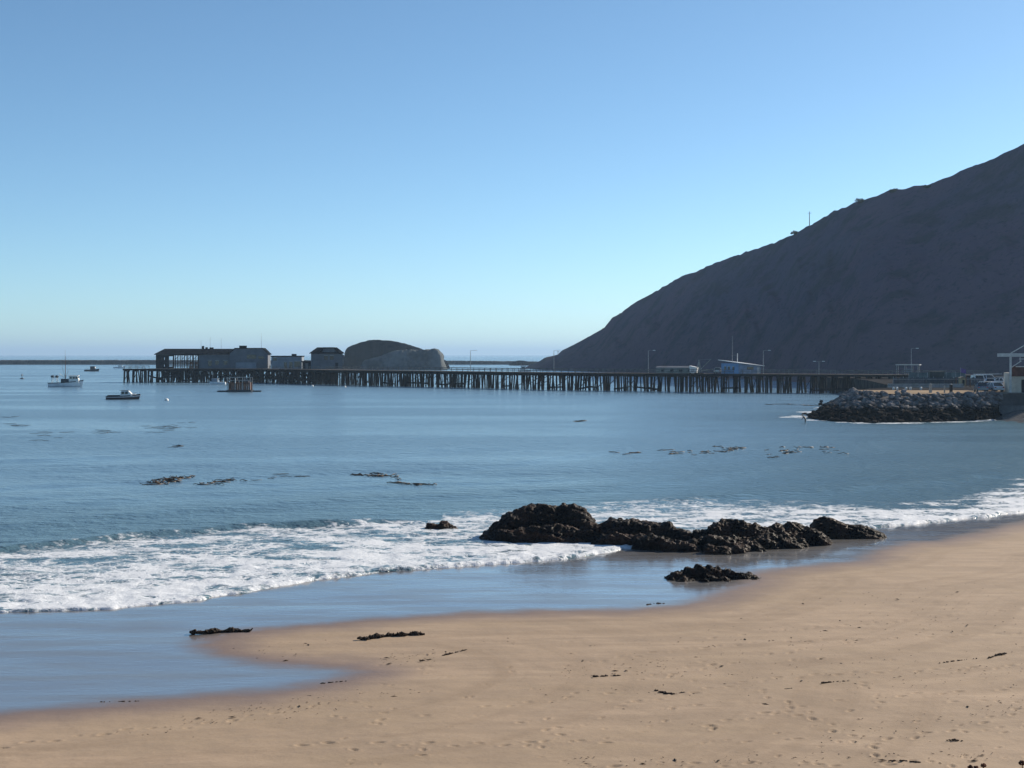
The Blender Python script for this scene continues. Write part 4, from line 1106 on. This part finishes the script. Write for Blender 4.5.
# concrete barrier and white blocks
conc = mat('pale_concrete', (.42, .40, .37), .9, .25, 1.0)
br = thing('road_barrier', 'long low pale concrete barrier along the back of the jetty road', 'barrier', (69.5, 259, hz_), math.radians(0))
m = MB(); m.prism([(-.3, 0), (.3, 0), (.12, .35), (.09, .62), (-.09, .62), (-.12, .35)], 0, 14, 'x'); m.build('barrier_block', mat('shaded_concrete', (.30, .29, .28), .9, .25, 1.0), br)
m = MB(); m.box(0, 14, -.06, .06, .622, .72); m.build('top_rail', steel, br)
for i, px in enumerate((893.5, 897, 906, 910.5, 921)):
    Y = 243; o = MB().lathe([(.16, 0), (.2, .08), (.2, .38), (.14, .46), (.02, .48)], n=10).build('bollard', white_p, loc=((px-512)/FPX*Y, Y, hz_))
    tag(o, 'small white bollard in the row along the jetty road', 'bollard', 'white bollards on the jetty road')
for i, (px, h, lab) in enumerate([(930.5, 1.35, 'leftmost grey post at the front of the jetty gravel'), (944.5, 1.0, 'low thin post between two thicker posts on the jetty gravel'), (951, 1.3, 'dark thick post on the jetty gravel furthest to the right')]):
    Y = 224; root = thing('gate_post', lab, 'post', ((px-512)/FPX*Y, Y, hz_), group='posts on the jetty gravel')
    w = (.19, .09, .20)[i]; MB().box(-w, w, -w, w, 0, h).build('shaft', dark_wood if i == 2 else conc, root, bevel=.02); MB().lathe([(w*1.1, 0), (w*1.1, .05), (w*.4, .12)], (0, 0, h+.002), 8).build('cap', steel, root)
ks = thing('tan_kiosk', 'small tan kiosk below the purple flag', 'kiosk', ((962-512)/FPX*272, 272, hz_), .1)
MB().box(-.45, .55, -.4, .6, .05, 1.5).build('cabin', mat('tan_panel', (.45, .36, .22), .8, .2, 2), ks); MB().prism([(-.6, 1.503), (.7, 1.503), (.7, 1.58), (.05, 1.85), (-.6, 1.58)], -.55, .75).build('roof', mat('tan_roof', (.25, .2, .14), .8, .2, 2), ks); MB().box(-.1, .35, -.44, -.403, .1, 1.2).build('door', dark_wood, ks)
fl = thing('flag_pole', 'pole with a hanging purple flag above the tan kiosk', 'flag', ((960.5-512)/FPX*275, 275, hz_))
MB().tube([(0, 0, 0), (0, 0, 3.6)], [.05, .035], 6).build('pole', steel, fl)
m = MB(); m.loft([[(.05+x, .08*math.sin(4*x+z), 3.5-z*(1-.1*x)-.35*x) for z in (0, .45, .9)]+[(.05+x, .08*math.sin(4*x+z)+.02, 3.5-z*(1-.1*x)-.35*x) for z in (.9, .45, 0)] for x in np.linspace(0, 1.0, 6)]); m.build('flag', mat('purple_cloth', (.16, .10, .30), .8, .2, 3), fl)
for i, (px, Y, h) in enumerate([(956, 270, 1.7), (966, 266, 2.1), (970, 262, 1.5)]):
    o = MB().tube([(0, 0, 0), (.03, 0, h*.5), (0, 0, h)], [.11, .10, .09], 8).build('mooring_post', rust, loc=((px-512)/FPX*Y, Y, hz_))
    tag(o, ['rusty post left of the tan kiosk', 'tallest rusty post just right of the tan kiosk', 'rusty post nearest the parked cars'][i], 'post', 'rusty posts around the kiosk')

# ---- vehicles
tyre = mat('tyre_rubber', (.02, .02, .02), .85, .2, 5); rim_m = mat('alloy_rim', (.45, .46, .48), .35, .1, 5, metal=.6)
head_l = mat('headlight_glass', (.8, .82, .85), .1, .05, 5, spec=.7); tail_l = mat('tail_light_red', (.35, .02, .02), .25, .1, 5)
def paint(name, c, r=.22):
    t = NT(name); n = t.noise(t.pos(obj=True), 3, 3); t.set(Base_Color=t.mix(t.ramp(n, .4, .6), tuple(q*.85 for q in c), c), Roughness=r, Specular_IOR_Level=.5, Coat_Weight=.8, Coat_Roughness=.04); return t.m
def car(label, px, Y, rz, col, kind='car', z=hz_, sc=1.0):
    root = thing('parked_car' if kind == 'car' else 'parked_van', label, kind, ((px-512)/FPX*Y, Y, z), rz, 'vehicles parked at the harbour')
    if kind == 'car':
        L, W = 4.4, 1.75
        low = [(-2.2, .35), (2.2, .35), (2.22, .62), (2.05, .82), (1.05, .95), (-1.9, .98), (-2.18, .85)]
        cab = [(1.05, .952), (.35, 1.42), (-.2, 1.5), (-1.2, 1.47), (-1.95, .982)]
    else:
        L, W = 5.0, 1.95
        low = [(-2.5, .4), (2.5, .4), (2.52, .8), (2.3, 1.05), (1.6, 1.15), (-2.5, 1.15)]
        cab = [(1.6, 1.152), (.9, 1.85), (.4, 1.98), (-2.4, 1.98), (-2.5, 1.152)]
    pm = paint('car_paint', col)
    b = MB(); b.prism(low, -W/2, W/2); body = b.build('body', pm, root, bevel=.06)
    g = MB(); g.loft([[(x, sy*(W/2-.06 if zz < 1.2 else W/2-.22), zz) for x, zz in cab] for sy in (-1, 1)]); g.build('windows', glass, root, bevel=.03)
    zt = max(q[1] for q in cab); xs = [q[0] for q in cab if q[1] > zt-.2]
    rf = MB(); rf.box(min(xs)-.05, max(xs)+.1, -W/2+.2, W/2-.2, zt-.03, zt+.05); rf.build('roof', pm, root, bevel=.03)
    pl = MB()
    for sy in (-1, 1):
        for x, x2 in ((cab[0][0]-.05, cab[1][0]), (-.45, -.45), (cab[-1][0]+.1, cab[-2][0])): pl.bar((x, sy*(W/2-.05), .95 if kind == 'car' else 1.15), (x2, sy*(W/2-.2), zt-.02), .09)
    pl.build('pillars', pm, root)
    for x in (-L*.3, L*.31):
        for sy in (-1, 1):
            wv_ = MB(); wv_.tube([(x, sy*(W/2-.2), .33), (x, sy*(W/2+.02), .33)], .33, 14); wo = wv_.build('wheel', tyre, root)
            MB().tube([(x, sy*(W/2+.021), .33), (x, sy*(W/2+.035), .33)], .2, 10).build('rim', rim_m, wo)
    for sy in (-1, 1):
        MB().box(L/2-.06, L/2+.025, sy*W*.36-.16, sy*W*.36+.16, .62, .78).build('headlight', head_l, root)
        MB().box(-L/2-.02, -L/2+.05, sy*W*.38-.12, sy*W*.38+.12, .68, .85).build('tail_light', tail_l, root)
    root.scale = (sc,)*3; return root
car('white estate car nose out beside the cream building in the upper row', 1004, 275, math.radians(-70), (.82, .82, .82))
car('white van end on at the far left of the upper row', 978, 280, math.radians(-95), (.82, .84, .86), 'van')
vn = car('silver blue van parked in the upper row with a long roof rack', 986, 285, math.radians(12), (.62, .70, .80), 'van')
rk = MB(); [rk.bar((-2.6, y, 2.12), (3.2, y, 2.16), .07) for y in (-.6, .6)]; [rk.bar((x, -.7, 2.09), (x, .7, 2.09), .06) for x in (-1.8, -.4, 1.0)]; [rk.box(x-.04, x+.04, y-.04, y+.04, 1.99, 2.08) for x in (-1.8, -.4) for y in (-.6, .6)]; rk.build('roof_rack', white_p, vn)
car('pale blue car nose on in front of the silver blue van', 990, 272, math.radians(-105), (.60, .68, .78))
car('grey blue car parked in the upper row to the right of the van', 1000, 288, math.radians(200), (.30, .36, .44))
car('navy blue car parked end on at the left of the lower row', 981, 229, math.radians(80), (.04, .07, .14))
car('white car half hidden behind the navy and silver cars of the lower row', 986.5, 238, math.radians(-80), (.80, .80, .80))
car('silver car at the right end of the lower row by the cream building', 1004.5, 233, math.radians(-75), (.65, .67, .70), sc=.92)
car('pale silver car parked end on in the middle of the lower row', 993.5, 230, math.radians(96), (.70, .74, .80))
car('small white car behind the right end of the lower row', 1001, 244, math.radians(100), (.75, .75, .73), sc=.9)
pk = car('pale car parked end on between the hoist and the blue shed', 718.5, 374.5, math.radians(70), (.55, .55, .52), z=DECK)
pk['group'] = 'vehicles on the pier'

# ---- boat hoist building at the right edge
steel_w = mat('white_steel_frame', (.58, .58, .57), .6, .2, 1.5); cream = mat('cream_stucco', (.66, .59, .49), .9, .2, .6, bump=.02)
hb_ = thing('harbour_building', 'cream harbour building with a pale steel canopy frame at the right edge', 'building', (79.7, 224.2, hz_), math.radians(-12))
m = MB(); m.box(0, 9, .8, 7, .0, 3.15); m.build('wall', cream, hb_)
m = MB(); m.box(.02, 9, .60, .797, 2.6, 4.25); m.build('fascia', mat('rust_red_fascia', (.12, .055, .045), .85, .3, 1), hb_)
MB().box(1.0, 9, .45, .597, 4.1, 4.25).build('gutter', steel_w, hb_)
m = MB(); m.box(-1.9, 9.2, -.5, .0, 5.75, 6.3); m.box(.6, 9.2, 6.5, 7.0, 5.75, 6.3)
for x in (.8, 4.7, 8.9): m.box(x-.14, x+.14, .002, 6.498, 5.85, 6.2)
m.build('canopy_beam', steel_w, hb_, bevel=.02)
for x, y in ((.1, -.25), (4.7, -.25), (8.9, -.25), (8.9, 7.2), (4.7, 7.2)): MB().box(x-.15, x+.15, y-.15, y+.15, 0, 5.745).build('post', steel_w, hb_)
m = MB(); m.bar((.15, -.25, 4.0), (1.75, -.25, 5.1), .13); m.bar((1.55, -.25, 5.72), (1.55, -.25, 5.0), .1); m.bar((1.4, -.25, 5.4), (4.6, -.25, 5.4), .12); m.build('knee_brace', steel_w, hb_)
m = MB(); m.bar((.1, -.25, 6.3), (3.4, -.25, 8.3), .14); m.bar((3.4, -.25, 8.3), (6.7, -.25, 6.3), .14); m.bar((3.4, -.25, 6.3), (3.4, -.25, 8.3), .12); m.build('truss', steel_w, hb_)
m = MB(); m.box(1.9, 3.0, .74, .797, .02, 2.1); m.build('door', dark_wood, hb_)
MB().box(5, 7, .74, .797, 1.0, 2.1).build('window', glass, hb_)
rw = thing('retaining_wall', 'dark retaining wall holding the harbour building above a strip of beach', 'wall', (76.4, 220.0, 0))
m = MB(); m.prism([(-.9, -1), (1.2, -1), (1.2, 3.85), (.2, 3.85)], 0, 34, 'x'); m.build('wall_face', mat('dark_wall_concrete', (.085, .085, .088), .9, .35, .5, col2=(.05, .05, .052)), rw)
MB().box(-.3, 34, -1.25, -.75, 0, 2.0).build('footing_ledge', mat('ledge_concrete', (.14, .14, .145), .9, .3, .5), rw)
MB().box(-.2, 34, .0, 1.3, 3.852, 4.0).build('coping', mat('coping_concrete', (.16, .16, .16), .9, .3, .5), rw)

# ================================================================== BOATS AND BUOYS
hull_w = mat('white_hull', (.74, .77, .80), .5, .15, 1.2); hull_d = mat('dark_hull', (.06, .045, .05), .5, .3, 1.2)
hull_b = mat('blue_black_hull', (.035, .045, .06), .5, .3, 1.2); stripe_m = mat('pale_hull_stripe', (.55, .52, .52), .5, .2, 2); deck_m = mat('boat_deck', (.30, .29, .28), .8, .2, 2)
def hull_rings(L, B, fs, fb, draft, n=16, z0=None, grow=0.0):
    R = []
    for i in range(n):
        t_ = i/(n-1); w = B/2*(.86+.14*min(1, t_/.3))*(1-max(0, (t_-.42)/.58)**2.3)+.02+grow
        sh = fs+(fb-fs)*t_**2.2; kx = L*(t_-.5)-.10*L*max(0, t_-.6)*1.0; x = L*(t_-.5)
        kz = -draft*(1-t_**4)
        if z0 is None: R.append([(x, -w, sh), (kx+(x-kx)*.4, -w*.9, sh*.3), (kx, -w*.55, kz*.6), (kx, 0, kz), (kx, w*.55, kz*.6), (kx+(x-kx)*.4, w*.9, sh*.3), (x, w, sh)])
        else: R.append([(x, -w, sh*z0[0]), (x, -w, sh*z0[1]), (x, w, sh*z0[1]), (x, w, sh*z0[0])])
    return R
def boat_root(name, label, px, py, rz, cat='boat', group='boats moored in the bay'):
    x, y = ground(px, py); return thing(name, label, cat, (x, y, 0), rz, group)
# fishing boat
fb = boat_root('fishing_boat', 'large pale fishing boat with tall mast and stern gantry', 66, 386.9, math.radians(8))
MB().loft(hull_rings(10.4, 3.2, 1.25, 2.1, .7)).build('hull', hull_w, fb, smooth=False)
MB().loft(hull_rings(10.5, 3.2, 1.25, 2.1, .7, z0=(.9, 1.04), grow=.05)).build('gunwale', hull_b, fb)
m = MB(); m.loft([[(x, y, z) for y in (-1.05, 1.05) for x in ((1.2, 3.7) if y < 0 else (3.7, 1.2))] if False else [(1.0, -1.05, z), (3.9-dx, -1.05, z), (3.9-dx, 1.05, z), (1.0, 1.05, z)] for z, dx in ((1.3, 0), (2.4, 0), (3.4, .45))]); m.build('wheelhouse', white_p, fb)
m = MB(); m.box(.8, 3.9, -1.2, 1.2, 3.402, 3.55); m.build('wheelhouse_roof', white_p, fb)
for sy in (-1, 1):
    for x in (1.3, 2.2, 3.0): MB().box(x, x+.6, sy*1.055-.02, sy*1.055+.02, 2.55, 3.15).build('window', glass, fb)
MB().box(3.68, 3.74, -.85, .85, 2.55, 3.15).build('windscreen', glass, fb)
m = MB(); m.box(-1.4, .99, -.95, .95, 1.3, 2.5); m.build('deckhouse', hull_b, fb)
MB().tube([(-.2, 0, 1.2), (-.2, 0, 9.5)], [.12, .06], 8).build('mast', rust, fb)
MB().tube([(-.2, 0, 7.0), (-.25, 0, 11.5)], [.05, .025], 6).build('aerial', steel, fb)
for sx, z in ((-1.6, 4.2), (-1.0, 6.8), (.9, 5.4)): MB().tube([(-.2, 0, 2.6), (-.2+sx, .6*sx, z)], .05, 6).build('outrigger', steel, fb)
for y in (-1.1, 1.1): MB().bar((-4.2, y, 1.1), (-4.0, y, 3.0), .14).build('gantry_leg', white_p, fb); MB().bar((-2.4, y, 1.1), (-2.9, y, 2.9), .14).build('gantry_leg', white_p, fb)
m = MB(); m.bar((-4.3, -1.1, 3.0), (-2.6, -1.1, 2.95), .12); m.bar((-4.3, 1.1, 3.0), (-2.6, 1.1, 2.95), .12); m.build('gantry_rail', white_p, fb)
for x in (-4.0, -2.7): MB().tube([(x, -.9, 3.2), (x, .9, 3.2)], .42, 12).build('net_drum', hull_b, fb)
# motor cruiser
mc = boat_root('motor_cruiser', 'small dark motor cruiser with pale stripe nearest the beach', 123.5, 399.4, math.radians(6))
MB().loft(hull_rings(7.4, 2.4, .75, 1.25, .4)).build('hull', hull_d, mc); MB().loft(hull_rings(7.45, 2.4, .75, 1.25, .4, z0=(.55, .78), grow=.03)).build('hull_stripe', stripe_m, mc)
m = MB(); m.loft([[(-.6+dx*.3, -w, z), (2.1-dx, -w, z), (2.1-dx, w, z), (-.6+dx*.3, w, z)] for z, dx, w in ((.8, 0, .95), (1.35, .35, .9), (1.95, .95, .75))]); m.build('cabin', white_p, mc)
for sy in (-1, 1):
    for x in (-.3, .5): MB().box(x, x+.6, sy*.93-.03, sy*.93+.03, 1.2, 1.75).build('window', glass, mc)
MB().box(-.7, 1.2, -.8, .8, 1.952, 2.03).build('cabin_roof', hull_d, mc); m = MB(); m.loft([[(1.5, -.8, .9), (1.5, .8, .9), (1.2, .75, 1.3), (1.2, -.75, 1.3)], [(2.9, -.4, 1.05), (2.9, .4, 1.05), (2.7, .35, 1.2), (2.7, -.35, 1.2)]]); m.build('fore_deck', white_p, mc)
MB().tube([(.2, 0, 2.0), (.1, 0, 4.2)], [.025, .015], 5).build('antenna', steel, mc); m = MB(); m.tube([(2.2, -.6, 1.2), (2.6, -.5, 1.6), (3.5, 0, 1.75), (2.6, .5, 1.6), (2.2, .6, 1.2)], .02, 5); m.build('bow_rail', steel, mc)
MB().box(-3.4, -.7, -.85, .85, .76, .98).build('cockpit', hull_b, mc)
# work boat
wb = boat_root('work_boat', 'dark work boat with low wheelhouse far out behind the fishing boat', 92, 371.3, math.radians(5))
MB().loft(hull_rings(8.6, 2.8, 1.0, 1.6, .5)).build('hull', hull_b, wb); m = MB(); m.loft([[(-.9, -.9, z), (1.9-dx, -.9, z), (1.9-dx, .9, z), (-.9, .9, z)] for z, dx in ((1.0, 0), (2.2, .1), (2.9, .4))]); m.build('wheelhouse', hull_d, wb)
MB().box(1.3, 1.95, -.8, .8, 2.0, 2.7).build('windscreen', white_p, wb); MB().box(-1.1, 1.8, -1, 1, 2.902, 3.0).build('wheelhouse_roof', roof_dark, wb); MB().tube([(0, 0, 3), (0, 0, 4.6)], .05, 6).build('mast', steel, wb); MB().tube([(-2.5, 0, 1), (-2.5, 0, 2.6)], .08, 6).build('post', steel, wb)
# far white boat near the pier end
yb = boat_root('white_launch', 'tiny white launch beyond the seaward end of the pier', 119.5, 368.2, math.radians(10))
MB().loft(hull_rings(8.5, 2.6, .9, 1.4, .4)).build('hull', hull_w, yb); MB().box(-1.0, 2.0, -.9, .9, 1.0, 2.4).build('cabin', white_p, yb, bevel=.08); MB().box(1.97, 2.05, -.7, .7, 1.6, 2.2).build('windscreen', glass, yb)
# skiff beneath the pier
sk = boat_root('cabin_skiff', 'pale blue cabin skiff tied up under the warehouse', 217.5, 384.3, math.radians(3))
MB().loft(hull_rings(5.4, 2.0, .75, 1.0, .3)[::-1] if False else hull_rings(5.4, 2.0, .75, 1.0, .3)).build('hull', hull_w, sk); MB().box(-.2, 1.9, -.75, .75, .8, 2.0).build('cabin', wall_pale, sk, bevel=.06); MB().box(.1, 1.4, -.78, -.752, 1.3, 1.8).build('window', glass, sk); MB().tube([(1.6, 0, 2), (1.6, 0, 3.6)], .04, 6).build('mast', steel, sk)
sk.rotation_euler.z = math.radians(183)
# moored white launch behind the pier
wl2 = boat_root('white_launch', 'white launch moored by the islet seen over the pier deck', 524.5, 370.5, math.radians(5))
wl2.location = (*px_on(524.5, 760), 0)
MB().loft(hull_rings(6.8, 2.4, 1.3, 1.9, .4)).build('hull', white_p, wl2); MB().box(-2.0, .6, -.9, .9, 1.5, 3.9).build('cabin', white_p, wl2, bevel=.08); MB().box(-1.6, .2, -.94, -.902, 2.6, 3.3).build('window', glass, wl2); MB().box(.58, .64, -.6, .6, 2.6, 3.3).build('windscreen', glass, wl2)
# barge with pen frame
bg_ = boat_root('work_barge', 'rusty brown work barge with railed box in front of the pier', 240, 391.8, math.radians(2), 'barge')
MB().box(-3.4, 3.4, -2.2, 2.2, -.4, .5).build('pontoon', hull_b, bg_, bevel=.06)
for x in (-4.9, 4.6): MB().box(x-1.1, x+1.1, -.5, .5, -.2, .35).build('side_float', hull_b, bg_, bevel=.05)
m = MB()
for x in np.linspace(-2.6, 2.8, 12):
    for y in (-1.8, 1.6): m.box(x-.19, x+.19, y, y+.1, .51, 2.6)
m.box(-2.6, -2.5, -1.69, 1.59, .51, 2.5); m.box(2.7, 2.8, -1.69, 1.59, .51, 2.5); m.build('plank_box', rust, bg_)
m = MB()
for x in (-3.0, -1.0, 1.0, 3.0):
    for y in (-1.95, 1.9): m.box(x-.06, x+.06, y-.06, y+.06, .5, 4.0)
for y in (-1.95, 1.9): m.bar((-3, y, 3.9), (3, y, 3.9), .09); m.bar((-3, y, 3.1), (3, y, 3.1), .07)
m.build('railing', steel, bg_)
MB().tube([(-.9, -2.1, 2.4), (-.9, -2.1, 3.7)], .12, 8).build('white_marker', white_p, bg_); MB().box(-2.2, -.4, -.8, 1.0, 2.0, 3.2).build('net_heap', wood, bg_, bevel=.25); MB().box(.8, 2.4, -.8, 1.0, 2.0, 2.9).build('winch', hull_d, bg_, bevel=.1)
# buoys
def buoy(name, label, px, py, prof, material, cat='buoy', top=None):
    x, y = ground(px, py); root = thing(name, label, cat, (x, y, 0), group='buoys in the bay')
    MB().lathe(prof, n=14).build('float', material, root, smooth=True)
    if top: MB().lathe(top[0], (0, 0, top[1]), 10).build('top_mark', top[2], root)
buoy('navigation_buoy', 'dark cone topped navigation buoy alone at the far left', 22, 379, [(.3, -.5), (.8, -.3), (.85, .25), (.5, .4), (.12, .5), (.1, 1.5)], hull_b, top=([(.36, 0), (.06, .8)], 1.4, hull_b))
buoy('mooring_buoy', 'dark and white mooring buoy right of the small cruiser', 166.5, 400.6, [(.1, -.4), (.4, -.25), (.5, .05), (.4, .35), (.12, .5)], white_p, top=([(.42, 0), (.42, .16), (.1, .2)], -.05, hull_b))
def wbuoy(label, px, py): buoy('mooring_buoy', label, px, py, [(.1, -.3), (.3, -.2), (.38, .05), (.3, .3), (.08, .42)], white_p, top=([(.06, 0), (.04, .15)], .4, steel))
wbuoy('small white buoy under the pier below the hip roofed house', 312.5, 386.3); wbuoy('small white buoy under the pier below the dark island', 345, 387.2)
wbuoy('small white buoy under the pier in line with the hill tip', 541.5, 386.5)

# ================================================================== PERSON IN THE SURF
def skinned(name, verts, edges, radii, material, parent=None, sub=2):
    me = bpy.data.meshes.new(name); me.from_pydata(verts, edges, []); o = bpy.data.objects.new(name, me); COL.objects.link(o)
    o.modifiers.new('s', 'SKIN'); sl_ = me.skin_vertices[0].data
    for i, q in enumerate(radii): sl_[i].radius = (q, q)
    sl_[0].use_root = True
    o.modifiers.new('u', 'SUBSURF').levels = sub
    dg = bpy.context.evaluated_depsgraph_get(); m2 = bpy.data.meshes.new_from_object(o.evaluated_get(dg)); o.modifiers.clear(); o.data = m2
    m2.materials.clear(); m2.materials.append(material); m2.polygons.foreach_set('use_smooth', [True]*len(m2.polygons))
    if parent: o.parent = parent
    return o
wet_suit = mat('black_wetsuit', (.014, .015, .018), .45, .2, 6, spec=.5); skin_m = mat('skin', (.42, .26, .19), .6, .12, 8); hair_m = mat('dark_hair', (.03, .022, .018), .6, .3, 15)
x, y = ground(805.3, 422.6)
pr = thing('person', 'person in a black wetsuit bending forward in the surf by the jetty tip', 'person', (x, y, -.45), math.radians(-10))
V = [(0, 0, .92), (-.06, 0, 1.08), (-.20, 0, 1.26), (-.30, 0, 1.40), (-.37, 0, 1.46), (-.44, -.02, 1.55),
     (.03, -.10, .86), (-.06, -.13, .48), (.02, -.14, .09), (-.12, -.15, .04), (.03, .10, .86), (-.02, .14, .48), (.10, .15, .09), (-.04, .16, .04),
     (-.25, -.19, 1.36), (-.38, -.26, 1.12), (-.52, -.22, .95), (-.58, -.20, .90), (-.25, .19, 1.36), (-.36, .28, 1.12), (-.48, .24, .92), (-.53, .22, .86)]
E = [(0, 1), (1, 2), (2, 3), (3, 4), (4, 5), (0, 6), (6, 7), (7, 8), (8, 9), (0, 10), (10, 11), (11, 12), (12, 13), (3, 14), (14, 15), (15, 16), (16, 17), (3, 18), (18, 19), (19, 20), (20, 21)]
R_ = [.145, .14, .15, .13, .065, .10, .10, .065, .045, .045, .10, .065, .045, .045, .07, .05, .035, .035, .07, .05, .035, .035]
body = skinned('body', V, E, R_, wet_suit, pr)
hd = MB(); hd.add([(-.47+.095*p[0], -.02+.08*p[1], 1.60+.12*p[2]) for p in ICO3[0]], ICO3[1]); hd.build('head', skin_m, pr, smooth=True)
hd = MB(); hd.add([(-.455+.105*p[0], -.02+.09*p[1], 1.635+.11*max(p[2], -.35)) for p in ICO3[0]], ICO3[1]); hd.build('hair', hair_m, pr, smooth=True)
